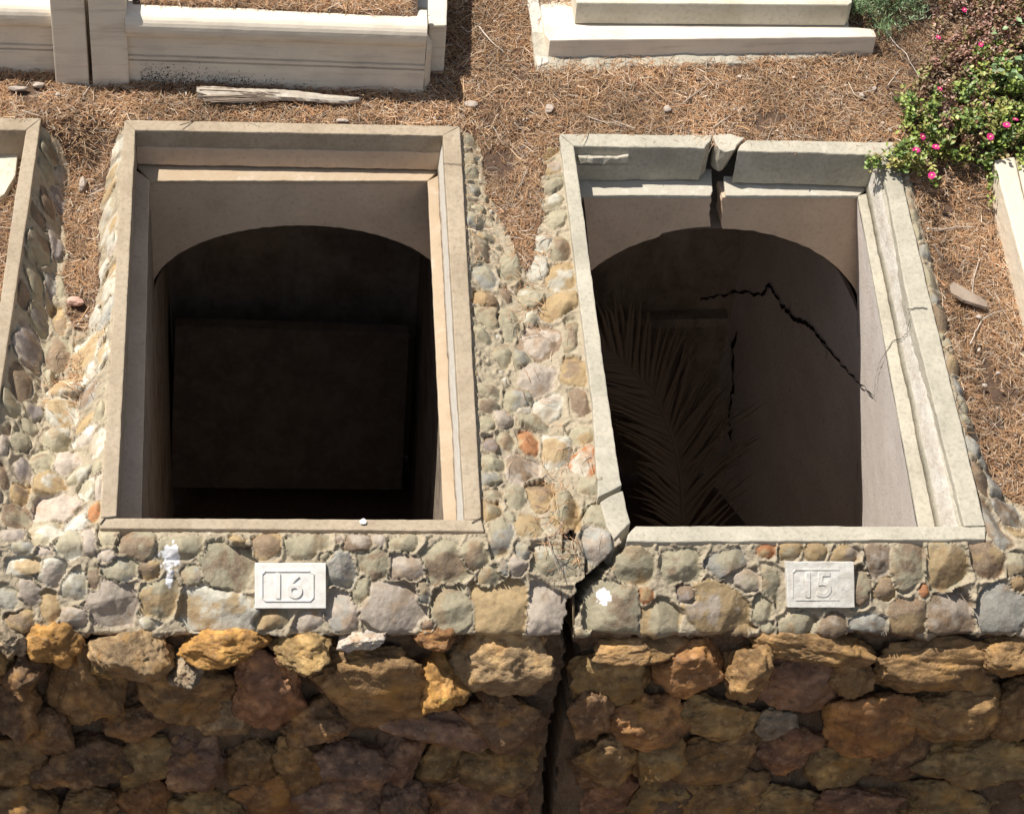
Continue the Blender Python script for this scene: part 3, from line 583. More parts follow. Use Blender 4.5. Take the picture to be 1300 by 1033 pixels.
c1 = jag([(978,362),(992,385),(1010,405),(1028,412),(1045,432),(1068,460),(1088,482),(1112,504)], 7, 1.8, 1)
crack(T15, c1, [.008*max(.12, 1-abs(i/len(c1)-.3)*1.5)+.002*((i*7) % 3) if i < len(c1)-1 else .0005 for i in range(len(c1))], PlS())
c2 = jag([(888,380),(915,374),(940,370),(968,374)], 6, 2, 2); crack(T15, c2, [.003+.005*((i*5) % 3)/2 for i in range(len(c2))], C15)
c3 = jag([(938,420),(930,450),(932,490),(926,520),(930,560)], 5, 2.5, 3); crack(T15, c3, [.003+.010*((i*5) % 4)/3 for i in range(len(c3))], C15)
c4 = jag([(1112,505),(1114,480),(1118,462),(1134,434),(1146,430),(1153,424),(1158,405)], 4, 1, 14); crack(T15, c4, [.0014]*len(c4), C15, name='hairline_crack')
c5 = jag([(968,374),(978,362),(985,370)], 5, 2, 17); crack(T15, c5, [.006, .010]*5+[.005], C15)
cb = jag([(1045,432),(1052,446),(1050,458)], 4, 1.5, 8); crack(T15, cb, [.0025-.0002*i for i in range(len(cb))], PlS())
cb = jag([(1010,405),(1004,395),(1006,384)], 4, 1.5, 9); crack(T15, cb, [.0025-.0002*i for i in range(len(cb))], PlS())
s0 = Pv(772, 408, yB5-.07); s1 = Pv(925, 404, yB5-.07)
prism('wall_shelf', [s0, s1, s1+Vector((0,.07,0)), s0+Vector((0,.07,0))], .05, M['vault'], T15, seed=55)
# thin cracks over the right-hand frame bar
class Top:
    n = Vector((0, -math.sin(S), math.cos(S)))
    def __call__(s, a, b): return P(a, b, HF+.0005)
for pts, w in (([(1152,394),(1160,392),(1168,391),(1177,392)], .0016), ([(562,208),(575,209),(587,210)], .001), ([(127,666),(134,658),(148,656)], .0018), ([(599,664),(607,660),(613,655)], .0016)):
    j = jag(pts, 4, .6, len(pts)); crack(T15 if pts[0][0] > 700 else T16, j, [w]*len(j), Top(), name='hairline_crack')
# --- tomb 17 (only its corner is in the picture)
T17 = empty('tomb', P(0, 500), 'litter filled tomb at the left edge, only its right hand frame bar showing', 'tomb', 'open tombs in the bank')
for i, poly in enumerate([[(-420,148),(52,149.5),(33,165),(-405,163)], [(33,165.5),(52,150),(38,250),(2,486),(-29,672),(-48,672),(-20,500),(0,384),(19,250)], [(-420,148.5),(-405,163.5),(-470,672),(-492,672)], [(-492,673),(-29,673),(-30,690),(-495,690)]]):
    prism('frame_bar', [P(x, y, HF) for x, y in poly], .14, M['conc'], T17, seed=i+60, jit=.0022)
wall_obj('litter_floor', P(-480, 690, -.125), P(-15, 690, -.125), P(52, 152, -.125), P(-420, 152, -.125), M['soil'], T17, 30, .01)
sl17 = prism('stone_slab', [P(-60,188,-.10), P(23,193,-.09), P(19,222,-.09), P(6,246,-.09), P(-70,300,-.10)], .03, M['marble3'], None, seed=70, jit=.004); tag(sl17, 'pale broken slab lying in the litter of the left edge tomb', 'slab')
# ------------------------------------------------------------------ number plates
def plate(name, px_c, py_c, wpx, hpx, digits, m, label, worn, shear=0):
    c = band_hit(py_c); c = Vector((0, 0, 0))
    d = ray(px_c, py_c); tb = math.tan(BETA); t = (zE+(CAM.y-yE)*tb-CAM.z)/(d.z-d.y*tb); c = CAM+d*t
    k = F/((c-CAM).dot(FW)); nrm = Vector((0, -math.sin(BETA), math.cos(BETA))); ux = Vector((1,0,0)); uy = Vector((0, math.cos(BETA), math.sin(BETA)))
    fy = uy.dot(UP)
    W, Hh = wpx/k, hpx/k/fy
    root = empty(name, c+nrm*.02, label, 'number plate', 'marble number plates on the bank')
    def pos(u, v, w=0): return c+nrm*(.024+w)+ux*u+uy*v
    top = [pos(-W/2+shear, -Hh/2), pos(W/2+shear*.5, -Hh/2), pos(W/2, Hh/2), pos(-W/2, Hh/2)]
    prism('slab', top, .03, m, root, dirv=-nrm, seed=px_c*.01, bev=.002, jit=.0008 if not worn else .002)
    # raised cartouche rim with notched corners
    cw, ch, nt_, rw = W*.36, Hh*.33, W*.045, .0035
    pts = [(-cw+nt_,-ch),(cw-nt_,-ch),(cw,-ch+nt_),(cw,ch-nt_),(cw-nt_,ch),(-cw+nt_,ch),(-cw,ch-nt_),(-cw,-ch+nt_)]
    ox = -W*.04
    if worn: pts_seq = [4, 5, 6, 7, 0, 1]; segs = [(4,5),(5,6),(6,7),(0,1)]
    else: segs = [(i, (i+1) % 8) for i in range(8)]
    bm = bmesh.new()
    for i, j in segs:
        a = Vector(pts[i]); bq = Vector(pts[j]); dd = (bq-a).normalized(); nn = Vector((-dd.y, dd.x))*rw*.5
        q = [a-nn-dd*rw*.3, bq-nn+dd*rw*.3, bq+nn+dd*rw*.3, a+nn-dd*rw*.3]
        prism_bm([pos(ox+v.x, v.y, .0032 if not worn else .0018) for v in q], .006, bm, -nrm)
    obj(bm, 'cartouche', m, root)
    x = -W*.185
    for ch_, off in zip(digits, (-.175, .06)):
        cu = bpy.data.curves.new('digit', 'FONT'); cu.body = ch_; cu.size = Hh*.86; cu.extrude = .0022; cu.bevel_depth = .0009; cu.offset = .0012 if not worn else .0008; cu.align_x = 'CENTER'; cu.align_y = 'CENTER'
        to = bpy.data.objects.new('digit', cu); COL.objects.link(to); bpy.context.view_layer.update()
        me = bpy.data.meshes.new_from_object(to.evaluated_get(bpy.context.evaluated_depsgraph_get())); bpy.data.objects.remove(to)
        cxm = (max(v.co.x for v in me.vertices)+min(v.co.x for v in me.vertices))/2; cym = (max(v.co.y for v in me.vertices)+min(v.co.y for v in me.vertices))/2
        hh = max(v.co.y for v in me.vertices)-min(v.co.y for v in me.vertices); sc_ = Hh*.55/hh
        for v in me.vertices: p = v.co.copy(); v.co = pos(W*off+(p.x-cxm)*sc_, (p.y-cym)*sc_, (.0012 if not worn else -.0006)+p.z)
        link(me, 'digit', m, root)
    return root
plate('number_plate', 368.5, 742.5, 90, 57, '16', M['plate'], 'clean white marble plate with raised number 16 under the intact tomb frame', False)
plate('number_plate', 1038, 741, 86, 58, '15', M['plate15'], 'worn grey white marble plate with faint number 15 under the cracked tomb', True, .006)
# ------------------------------------------------------------------ marble kerbs above
def topy(base_px, base_py, top_py, h0=-.012):
    b0 = P(base_px, base_py, h0); return Pv(base_px, top_py, b0.y).z-b0.z
def kerb(par, p0, p1, Ht, m, name='kerb_stone', depth=.10, bull=True, seed=0):
    ax = (p1-p0).normalized(); ax.z = 0; L = (p1-p0).length; back = Vector((-ax.y, ax.x, 0)).normalized()
    pr = [(0, -.04), (0, .33*Ht), (.010, .335*Ht), (.010, .355*Ht), (.000, .36*Ht), (.000, .395*Ht), (.010, .40*Ht), (.010, .42*Ht), (.003, .425*Ht), (.003, .655*Ht), (.014, .66*Ht)]
    if bull:
        rr_ = .165*Ht
        pr += [(.008-math.sin(math.pi*i/12)*rr_*.8, .66*Ht+rr_*(1-math.cos(math.pi*i/12))) for i in range(0, 13)]
        pr += [(depth*.8, .66*Ht+2*rr_), (depth, .64*Ht+2*rr_)]
    else: pr += [(.001, Ht), (depth, Ht)]
    pr += [(depth, -.04)]
    bm = bmesh.new(); n = max(2, int(L/.03)); R_ = []
    for i in range(n+1):
        o = p0.lerp(p1, i/n); R_.append([bm.verts.new(o+back*a+Vector((0,0,z))+mn.noise_vector((o+Vector((0, a, z)))*20+Vector((seed,0,0)))*.0012) for a, z in pr])
    for i in range(n):
        for k in range(len(pr)-1): bm.faces.new((R_[i][k], R_[i+1][k], R_[i+1][k+1], R_[i][k+1]))
    bm.faces.new(R_[0]); bm.faces.new(R_[-1][::-1]); bmesh.ops.recalc_face_normals(bm, faces=bm.faces[:])
    return obj(bm, name, m, par)
G1 = empty('grave_surround', P(350, 112), 'moulded white marble grave surround filled with pine litter, above tomb 16', 'grave')
p0, p1 = P(164, 107, -.012), P(537, 120, -.012); H1 = (topy(164, 107, 12)+topy(537, 120, 32))/2
kerb(G1, p0, p1, H1, M['marble'], 'front_kerb')
bm = bmesh.new()
for k in range(1500):
    f = min(1, max(0, abs(random.gauss(0, .22)))); f = f if random.random() < .8 else random.uniform(0, .5); q = p0.lerp(p1, f+.04); zz = abs(random.gauss(0, .030))*(1.15-f)
    r_ = random.uniform(.0007, .0026); c = q+Vector((0, -.0015, zz+.002)); vs4 = [bm.verts.new(c+Vector((r_*math.cos(t_)*random.uniform(.5,1.2), 0, r_*math.sin(t_)*random.uniform(.5,1.2)))) for t_ in (0,1.2,2.5,3.8,5)]; bm.faces.new(vs4)
obj(bm, 'lichen', M['dark'], G1)['kind'] = 'stuff'
def block(par, nm, base, Ht, m, back, seed=0, bev=.004, jit=.001, tap=0, h0=-.05):
    a, bq = P(base[0][0], base[0][1], -.012), P(base[1][0], base[1][1], -.012)
    up_ = Vector((0,0,Ht)); bk = back
    top = [a+up_, bq+up_, bq+bk+up_, a+bk+up_]
    return prism(nm, top, Ht+.05, m, par, seed=seed, bev=bev, jit=jit, cut=.04)
up_s = lambda L, dx=0: Vector((dx, L*math.cos(S), L*math.sin(S)))
block(G1, 'corner_post', [(118,111.5),(164.5,111.5)], topy(118,111,-14), M['marble'], Vector((0,.11,0)), 3, bev=.008)
Hs = topy(565, 95.5, 32)
hk = Hs-.012; prism('side_kerb', [P(545,33,hk), P(567,32,hk), P(572,-120,hk), P(522,-120,hk), P(528.5,8,hk), P(541,10,hk)], Hs+.05, M['marble'], G1, seed=4, bev=.006, jit=.0015)
block(G1, 'side_kerb', [(122,70),(160,70)], topy(122,70,-8), M['marble'], up_s(2.0), 6, bev=.008)
# broken corner fragment between the two kerbs
prism('broken_corner', [P(537.5,119,-.012)+Vector((0,0,.17)), P(544,112,-.012)+Vector((0,0,.13)), P(546,100,-.012)+Vector((0,0,.15)), P(538,100,-.012)+Vector((0,0,.19))], .20, M['marble2'], G1, seed=8, jit=.008, bev=.003, cut=.02)
bedh = H1*.90
wall_obj('litter_bed', P(170,5,bedh), P(530,23,bedh), P(530,-330,bedh), P(120,-330,bedh), M['soil'], G1, 30, .006)
G0 = empty('grave_surround', P(0, 95), 'moulded marble grave surround cut off by the top left corner of the photo', 'grave')
p0, p1 = P(-330, 82, -.012), P(72, 95, -.012); H0 = topy(30, 93, 2)
kerb(G0, p0, p1, H0, M['marble'], 'front_kerb', seed=9)
block(G0, 'corner_post', [(71,110),(113.5,110.5)], topy(71,110,-14), M['marble'], Vector((0,.11,0)), 5, bev=.006)
block(G0, 'side_kerb', [(76,70),(112,70)], topy(76,70,-8), M['marble'], up_s(2.0), 7, bev=.008)
wall_obj('litter_bed', P(-330,-4,H0*.86), P(80,-1,H0*.86), P(100,-330,H0*.86), P(-330,-330,H0*.86), M['soil'], G0, 20, .006)
# stepped ledger tomb
G2 = empty('ledger_tomb', P(900, 80), 'two stepped pale limestone ledger tomb at the top centre right', 'grave')
h1 = topy(695, 79, 50); b0 = P(695, 79, -.012); b1 = P(1113, 72, -.012)
yf = (b0.y*.6+b1.y*.4); zt1 = b0.z+h1
c0 = Pv(694, 51, b0.y); c1_ = Pv(1113, 46, b1.y); zt1 = (c0.z+c1_.z)/2
def slabz(par, nm, xy, z, th, m, seed, bev=.005, jit=.0015): return prism(nm, [Vector((x, y, z)) for x, y in xy], th, m, par, seed=seed, bev=bev, jit=jit, cut=.04)
def Pz(px, py, z):
    d = ray(px, py); return CAM+d*((z-CAM.z)/d.z)
q0, q1 = Pz(698, 51, zt1), Pz(1113, 46.5, zt1); ql, qu = Pz(692, 43, zt1), Pz(672, -80, zt1); qr = Pz(1109, 37, zt1)
slabz(G2, 'lower_step', [(q0.x, q0.y), (q1.x, q1.y), (qr.x, qr.y), (Pz(1078,34,zt1).x, Pz(1078,34,zt1).y), (Pz(1070,-80,zt1).x, qu.y), (qu.x, qu.y), (ql.x, ql.y)], zt1, .085, M['marble'], 11)
zt2 = None
e0 = Pz(729, 31.5, zt1); e1 = Pz(1076, 34, zt1); h2 = Pv(729, 3.5, e0.y).z-zt1
tl = Vector((e0.x, e0.y, zt1+h2)); tr = Vector((e1.x, e1.y, zt1+h2))
u0 = Pz(715, -100, zt1+h2); u1 = Pz(1082, -100, zt1+h2)
slabz(G2, 'upper_step', [(tl.x, tl.y), (tr.x-.012, tr.y), (tr.x+.004, tr.y+.018), (u1.x, u1.y), (u0.x, u0.y)], zt1+h2, h2-.003, M['marble3'], 12)
prism('foundation', [P(681,92,.0), P(700,91,.0), P(720,88,.0), P(760,90,.0), P(800,84,.0), P(860,85,.0), P(900,81,.0), P(960,80,.0), P(1060,72,.0), P(1060,40,.04), P(676,40,.03)], .08, M['conc15'], G2, seed=14, jit=.010, cut=.02, bev=.008)
block(G2, 'side_slab', [(682,91),(696,86)], .022, M['white'], up_s(1.2, -.04), 15, jit=.004)
# kerb at the right edge
KR = prism('grave_kerb', [P(1262,203,.0), P(1288,199,.0), P(1340,420,.0), P(1316,404,.0)], .14, M['marble2'], None, seed=16, bev=.006, jit=.0025)
tag(KR, 'cream stone kerb running down the right edge below the flowering plant', 'kerb')
prism('step_slab', [P(1289,196,-.012), P(1420,180,-.012), P(1480,420,-.012), P(1341,420,-.012)], .10, M['marble2'], KR, seed=17)
# ------------------------------------------------------------------ pine litter
def needles(name, C0, n_each_label, par=None, lmin=.02, lmax=.065, seed=1, wid=.00072, lift=.016):
    R = np.random.RandomState(seed); n = len(C0)
    th = R.rand(n)*2*np.pi; L = R.uniform(lmin, lmax, n)*np.where(R.rand(n) < .03, 1.6, 1); pit = R.normal(0, .16, n)
    dx = np.cos(th)*np.cos(pit); dy = np.sin(th)*np.cos(pit); dz = np.sin(pit)+dy*TS
    d = np.stack([dx, dy, dz], 1); sd = np.stack([-np.sin(th), np.cos(th), np.cos(th)*TS], 1); up = np.array([0, -.2, .97])
    c = C0+np.array([0,0,1])*(R.rand(n)**1.5*lift+.001)[:, None]
    bend = sd*(R.normal(0, .10, n)*L)[:, None]+up*(R.normal(0, .05, n)*L)[:, None]
    w = wid*R.uniform(.7, 1.5, n)[:, None]
    Vv = []; 
    for s, bb in ((-.5, 1), (0, 0), (.5, 1)):
        p = c+d*(L*s)[:, None]+bend*bb
        ww = w*(1 if s < .5 else .5)
        Vv += [p+sd*ww, p-sd*ww*.6+up*ww, p-sd*ww*.5-up*ww]
    Vv = np.stack(Vv, 1).reshape(-1, 3); o = np.arange(n)[:, None]*9
    fl = []
    for r_ in (0, 3):
        for k in range(3): fl.append(np.hstack([o+r_+k, o+r_+(k+1) % 3, o+r_+3+(k+1) % 3, o+r_+3+k]))
    Fq = np.vstack(fl)
    pal = np.array([(.40,.235,.12),(.48,.295,.16),(.33,.185,.10),(.55,.38,.235),(.64,.52,.39),(.18,.115,.075),(.43,.36,.29),(.48,.24,.12)]); pr = [.21,.21,.14,.16,.09,.08,.07,.04]
    ci = R.choice(len(pal), n, p=pr); cc = pal[ci]*R.uniform(.8, 1.2, n)[:, None]*(1.18+.28*vn(C0[:,0]*4, C0[:,1]*4, 77)+.22*vn(C0[:,0]*15, C0[:,1]*15, 78))[:, None]
    o_ = npmesh(name, Vv, Fq, M['needle'], par, np.repeat(cc, 9, 0)); return o_
sidx = np.argwhere((soil & (pX > -60) & (pX < 1650) & (pY > -60)))
area = np.gradient(X, axis=1)[sidx[:,0], sidx[:,1]]*np.gradient(T, axis=0)[sidx[:,0], sidx[:,1]]
pick = sidx[RS.choice(len(sidx), 128000, p=area/area.sum())]
C0 = np.stack([GX[pick[:,0], pick[:,1]], GY[pick[:,0], pick[:,1]], GZ[pick[:,0], pick[:,1]]], 1)+RS.uniform(-.005, .005, (len(pick), 3))*np.array([1,1,0])
ppx, ppy = proj(C0[:,0], C0[:,1], C0[:,2])
clump = fbm(C0[:,0]*8, C0[:,1]*8, 5) > -.42+.25*RS.rand(len(C0))-.1
nd = needles('pine_needles', C0[clump], 0, seed=2); tag(nd, 'dry reddish brown pine needles carpeting the slope around the tombs', 'pine needles', kind='stuff')
lg = C0[RS.choice(len(C0), 420)]; o = needles('dry_stalks', lg, 0, seed=12, lmin=.05, lmax=.13, wid=.0016, lift=.03); tag(o, 'longer straw coloured stalks and leaf strips strewn over the pine litter', 'straw', kind='stuff')
# stragglers on the masonry and beds
def bed(pl, n, h, seed, lim=lambda x: 1e9):
    R = np.random.RandomState(seed); out = []
    for k in range(n):
        u, v = R.rand(2); x_, y_ = pl[0][0]+(pl[1][0]-pl[0][0])*u, pl[0][1]+(pl[3][1]-pl[0][1])*v
        if y_ < lim(x_): out.append(P(x_, y_, h)[:])
    return np.array(out)
needles('litter', bed([(178,-70),(522,-70),(522,27),(178,27)], 11000, bedh, 3, lambda x: 3+(x-170)*.05), 0, G1, seed=4)['kind'] = 'stuff'
needles('litter', bed([(-120,-70),(60,-70),(60,2),(-120,2)], 3500, H0*.86, 5, lambda x: -4+x*.02), 0, G0, seed=6)['kind'] = 'stuff'
needles('litter', bed([(-120,165),(40,165),(40,560),(-120,560)], 6500, -.118, 7), 0, T17, seed=8)['kind'] = 'stuff'
R = np.random.RandomState(9); pts = []
for (x0, x1, y0, y1, n) in ((640,700,290,420,110),(690,720,560,740,60),(740,775,540,600,12),(50,130,360,520,60),(590,640,170,330,90),(1200,1260,300,560,160),(85,100,410,480,70),(720,735,670,720,20),(640,780,400,700,70)):
    for k in range(n):
        cx_, cy_ = R.uniform(x0, x1), R.uniform(y0, y1); j = int(np.clip(np.searchsorted(xs, P(cx_, min(cy_,688)).x), 1, nc-2))
        kk = int(np.argmin(np.where(T[:,j] > -Lb, np.abs(pY[:,j]-cy_), 1e9))); 
        if not hole[kk, j] and not incr[kk, j]: pts.append((GX[kk,j], GY[kk,j], GZ[kk,j]+.008))
sn = needles('scattered_needles', np.array(pts), 0, seed=10, lmax=.055, lift=.006, wid=.0008); tag(sn, 'loose dry pine needles caught among the stones of the masonry', 'pine needles', kind='stuff')
# bark flakes and crumbs in the litter
R = np.random.RandomState(21); vs_, fq = [], []; cols = []
pick = sidx[RS.choice(len(sidx), 1500, p=area/area.sum())]
for i, (a_i, b_i) in enumerate(pick):
    c = Vector((GX[a_i, b_i], GY[a_i, b_i], GZ[a_i, b_i]+.012+R.rand()*.006)); th = R.rand()*6.28; l = R.uniform(.002, .008); w = l*R.uniform(.3, .8)
    u = Vector((math.cos(th), math.sin(th), math.sin(th)*TS+R.normal(0,.25)))*l; v = Vector((-math.sin(th), math.cos(th), math.cos(th)*TS+R.normal(0,.25)))*w; o = len(vs_)
    n_ = Vector((0,0,.0025))
    for q in (u+v*.5, u*.3+v, -u+v*.4, -u*.6-v, u*.7-v*.8): vs_.append(c+q)
    vs_.append(c+n_)
    cc = random.choice([(.40,.33,.27),(.25,.15,.1),(.48,.40,.32),(.10,.07,.06),(.36,.22,.13),(.34,.24,.17),(.13,.09,.07)])
    cols += [cc]*6
    for k in range(5): fq.append((o+k, o+(k+1) % 5, o+5))
fl = npmesh('bark_crumbs', np.array([v[:] for v in vs_]), np.array(fq), M['needle'], None, np.array(cols)); tag(fl, 'small crumbs of bark, leaf and stone mixed in the pine litter', 'litter', kind='stuff')
# ------------------------------------------------------------------ twigs, sticks and stones
def hat(px, py):
    h = float(hfield(np.array(float(px)), np.array(float(py)))); return h+.018
def twig(pts, r, m, label, name='twig', sub=6, amp=.004):
    P3 = []
    for i in range(len(pts)-1):
        a, bq = P(pts[i][0], pts[i][1], hat(*pts[i])), P(pts[i+1][0], pts[i+1][1], hat(*pts[i+1]))
        for k in range(sub): f = k/sub; q = a.lerp(bq, f); P3.append(q+mn.noise_vector(q*30)*amp+Vector((0,0,.004)))
    P3.append(P(pts[-1][0], pts[-1][1], hat(*pts[-1])))
    bm = bmesh.new(); tube(bm, P3, r, r*.45, 6); o = obj(bm, name, M[m], None, True); tag(o, label, 'twig'); return o
TW = [([(1122,36),(1133,54),(1150,70),(1158,84),(1167,102)], .0022, 'pale', 'long thin pale twig kinked down the litter beside the green shrub'),
([(1127,110),(1140,92),(1146,86)], .002, 'pale', 'short pale twig right of the stepped tomb, pointing up right'),
([(608,36),(620,50),(628,58),(640,68)], .003, 'pale', 'pale forked stick right of the marble surround near the top'),
([(585,36),(594,42),(602,38),(612,30)], .002, 'pale', 'thin stick curving beside the shadow of the marble surround'),
([(652,157),(662,168),(672,186)], .0035, 'bark', 'thick brown stick above the left corner of tomb 15'),
([(865,134),(880,122),(892,115),(903,105)], .0042, 'bark', 'thickest brown twig in the litter between stepped tomb and tomb 15'),
([(744,148),(757,153),(770,157),(793,161)], .0022, 'pale', 'thin white twig lying just above the head of tomb 15'),
([(906,163),(918,154),(930,146)], .002, 'pale', 'short straw coloured twig above the broken head of tomb 15'),
([(970,189),(977,172),(983,160),(988,142)], .002, 'bark', 'dark slender twig standing across the right part of the tomb 15 head'),
([(1176,292),(1195,293),(1215,290),(1238,289)], .0036, 'pale', 'straight pale stick right of tomb 15, the upper one'),
([(1184,312),(1194,325),(1203,337)], .004, 'bark', 'stubby brown stick below the straight pale stick'),
([(1244,330),(1237,350),(1234,372),(1237,396)], .002, 'pale', 'wavy white rootlet in the litter right of tomb 15'),
([(1231,438),(1238,422),(1247,407),(1262,398),(1290,392)], .0024, 'pale', 'arched pale twig in the litter at the right edge'),
([(1262,372),(1270,390),(1280,408),(1296,432)], .003, 'bark', 'grey brown twig near the right edge below the kerb'),
([(28,142),(55,150),(80,162),(94,170)], .002, 'pale', 'thin white twig curving left of tomb 16 top corner'),
([(106,123),(111,115),(115,110)], .0022, 'pale', 'short stick poking from between the two marble posts'),
([(117,172),(116,190),(117,200)], .0018, 'pale', 'straight short straw in the litter channel left of tomb 16'),
([(467,95),(473,108),(488,121)], .0016, 'bark', 'curved dark twig leaning on the marble front kerb'),
([(634,155),(640,165),(644,178)], .0016, 'pale', 'pale twig above the centre stone column'),
([(626,162),(634,178),(644,186)], .0018, 'pale', 'pale twig leaning left over the centre stone column')]
for t in TW: twig(*t)
twig([(694,683),(701,700),(712,735)], .0022, 'bark', 'dark twig lying on the stones just left of the big crack')
twig([(713,668),(707,676),(698,684)], .0022, 'bark', 'little dark twig on the stones left of the cracked frame corner')
twig([(664,428),(680,424),(700,433)], .0015, 'bark', 'thin twig across the round purple stone of the centre column')
# driftwood
bm = bmesh.new(); rings = []
for i in range(41):
    f = i/40; x = 250+f*206; yc = 118+f*8; wv = (11 if f < .4 else 11-6*(f-.4)/.6)*(1 if f > .08 else .5+f*6)*(1 if f < .93 else .4+(1-f)*8.5)
    c = P(x, yc+1.5*math.sin(f*9), .02); R_ = []
    for k in range(10):
        an = 2*math.pi*k/10; rv = 1+.35*mn.noise(Vector((f*3, k*1.3, 0)))+.25*mn.noise(Vector((f*30, k*2.1, 4)))
        R_.append(bm.verts.new(c+Vector((0, math.cos(an)*wv/330*.72*rv, math.sin(an)*(.020-.012*f)*rv+math.cos(an)*wv/330*.72*TS))))
    rings.append(R_)
for i in range(40):
    for k in range(10): bm.faces.new((rings[i][k], rings[i+1][k], rings[i+1][(k+1) % 10], rings[i][(k+1) % 10]))
bm.faces.new(rings[0]); bm.faces.new(rings[-1][::-1])
o = obj(bm, 'driftwood', M['wood']); tag(o, 'bleached splintered plank of wood lying below the marble surround', 'wood')
bm = bmesh.new()
for k in range(26):
    y0 = 110+k*.8; a = P(262+random.uniform(-14,6), y0, .02+random.uniform(0,.02)); bq = P(335+random.uniform(-10,25), 117+k*.45, .03+random.uniform(-.005,.008)); tube(bm, [a, a.lerp(bq, .5)+Vector((0,0,.004)), bq], .0022, .0012, 4)
obj(bm, 'splinters', M['bark'], o)
PB = [(105,234,8,14,'pebble','pinkish white stone in the litter channel left of tomb 16'), (95,383,14,9,'pink','salmon coloured brick chip at the foot of the litter channel'), (74,120,5,4,'pebble','white chip in front of the left marble posts'), (435,153,10,4,'pebble','flat pale stone just above the head of tomb 16'), (598,132,11,6,'pebble','flat mauve grey stone right of the driftwood'), (848,138,8,7,'pebble','small round pinkish stone in the litter above tomb 15'), (697,138,9,8,'pebble','grey white crumbly stone above the left of tomb 15'), (1212,249,9,6,'plate','crumpled white scrap below the pink flowers'), (1094,122,4,8,'pebble','upright white chip right of the stepped tomb'), (1243,402,6,4,'pebble','grey pebble beside the arched pale twig'), (1267,474,5,4,'pebble','grey stone low in the litter at the right'), (1250,489,4,3,'pebble','small white pebble below the grey stone at the right'), (50,108,12,6,'pebble','broad cream stone in front of the left surround'), (22,112,16,5,'pebble','flat cream stone at the left edge under the surround'), (1110,112,5,4,'pebble','white pebble right of the upright chip')]
for i, (px, py, a, bq, m, lab) in enumerate(PB):
    bm = rockmesh(P(px, py, hat(px, py)+.002), (a/480, bq/480*1.2, bq/480*.8), i+200, nf=8, sub=3, nz=.1); o = obj(bm, 'pebble', M[m]); tag(o, lab, 'stone')
o = prism('bark_piece', [P(1205,362,-.08), P(1212,358,-.08), P(1254,383,-.08), P(1253,390,-.08), P(1222,380,-.08), P(1208,372,-.08)], .012, M['bark'], None, seed=91, jit=.004, cut=.015, bev=.002); tag(o, 'long brown flake of bark in the litter right of tomb 15', 'bark')
wp = P(461, 661.5, HF+.003); bm = rockmesh(wp, (.013, .012, .004), 444, nf=6, sub=2, nz=.05); o = obj(bm, 'paint_chip', M['plate']); tag(o, 'tiny white chip on the front bar of tomb 16', 'chip')
# ------------------------------------------------------------------ plants
def leafcloud(name, par, n, region, hmax, pal, ll, lw, seed, m='leaf', upr=.5, clus=14, core=None):
    R = np.random.RandomState(seed); Vv, Fq, Cl = [], [], []; nt = 0; tries = 0
    stems = []
    while nt < n and tries < n*20:
        tries += 1
        px, py = R.uniform(region[0], region[2]), R.uniform(region[1], region[3]); den = region[4](px, py)
        if R.rand() > den: continue
        hh = hmax*(.25+.75*R.rand())*(.35+.65*den)
        g0 = P(px, py, hh+hat(px, py)); stems.append(g0)
        ax = Vector((R.normal(0,.6), R.normal(-.2,.6), 1)).normalized(); cc0 = np.array(pal[R.randint(len(pal))])
        for k in range(clus):
            an = R.rand()*6.28; s = Vector((math.cos(an), math.sin(an), 0)); d = (s*(1-upr)+ax*upr*R.rand()*1.6).normalized(); L = R.uniform(.6, 1.25)*ll; w = R.uniform(.7, 1.2)*lw
            o = g0+ax*R.normal(0, ll*.8)+Vector(R.normal(0, ll*.5, 3)); side = d.cross(Vector((R.normal(0,.5), R.normal(0,.5), 1))).normalized(); nn = side.cross(d)
            b0 = len(Vv); cup = nn*w*.4
            for q in (o, o+d*L*.4+side*w+cup, o+d*L, o+d*L*.4-side*w+cup, o+d*L*.5-nn*w*.25, o+d*L*.8+side*w*.7, o+d*L*.8-side*w*.7): Vv.append(q[:])
            Fq += [(b0, b0+1, b0+4), (b0, b0+4, b0+3), (b0+1, b0+5, b0+4), (b0+4, b0+6, b0+3), (b0+4, b0+5, b0+2), (b0+4, b0+2, b0+6)]
            Cl += [cc0*R.uniform(.7, 1.3)]*7; nt += 1
    o = npmesh(name, np.array(Vv), np.array(Fq), M[m], par, np.array(Cl)); return o, stems
def inpoly(px, py, poly):
    c = False; n = len(poly)
    for i in range(n):
        x0, y0 = poly[i]; x1, y1 = poly[i-1]
        if (y0 > py) != (y1 > py) and px < (x1-x0)*(py-y0)/(y1-y0)+x0: c = not c
    return c
def dens(poly, lo=.25, f=22, sd=0):
    return lambda px, py: (max(0, min(1, .55+1.1*float(vn(px/f, py/f, sd)))) if inpoly(px, py, poly) else 0)
def stems_mesh(par, st, base, m, r=.0018, every=5):
    bm = bmesh.new()
    for i, s in enumerate(st):
        if i % every: continue
        bp = base(s); mid = s.lerp(bp, .5)+Vector((random.gauss(0,.01), random.gauss(0,.01), .01)); tube(bm, [bp, mid, s], r, r*.6, 4)
    obj(bm, 'stems', M[m], par)['kind'] = 'stuff'
gr = lambda s: Vector((s.x+random.gauss(0,.03), s.y+random.gauss(0,.03)+.03, (s.y+.03)*TS-.02))
PL1 = empty('flowering_plant', P(1220, 200), 'sprawling bright green succulent with magenta pink flowers beside the right hand tomb', 'plant')
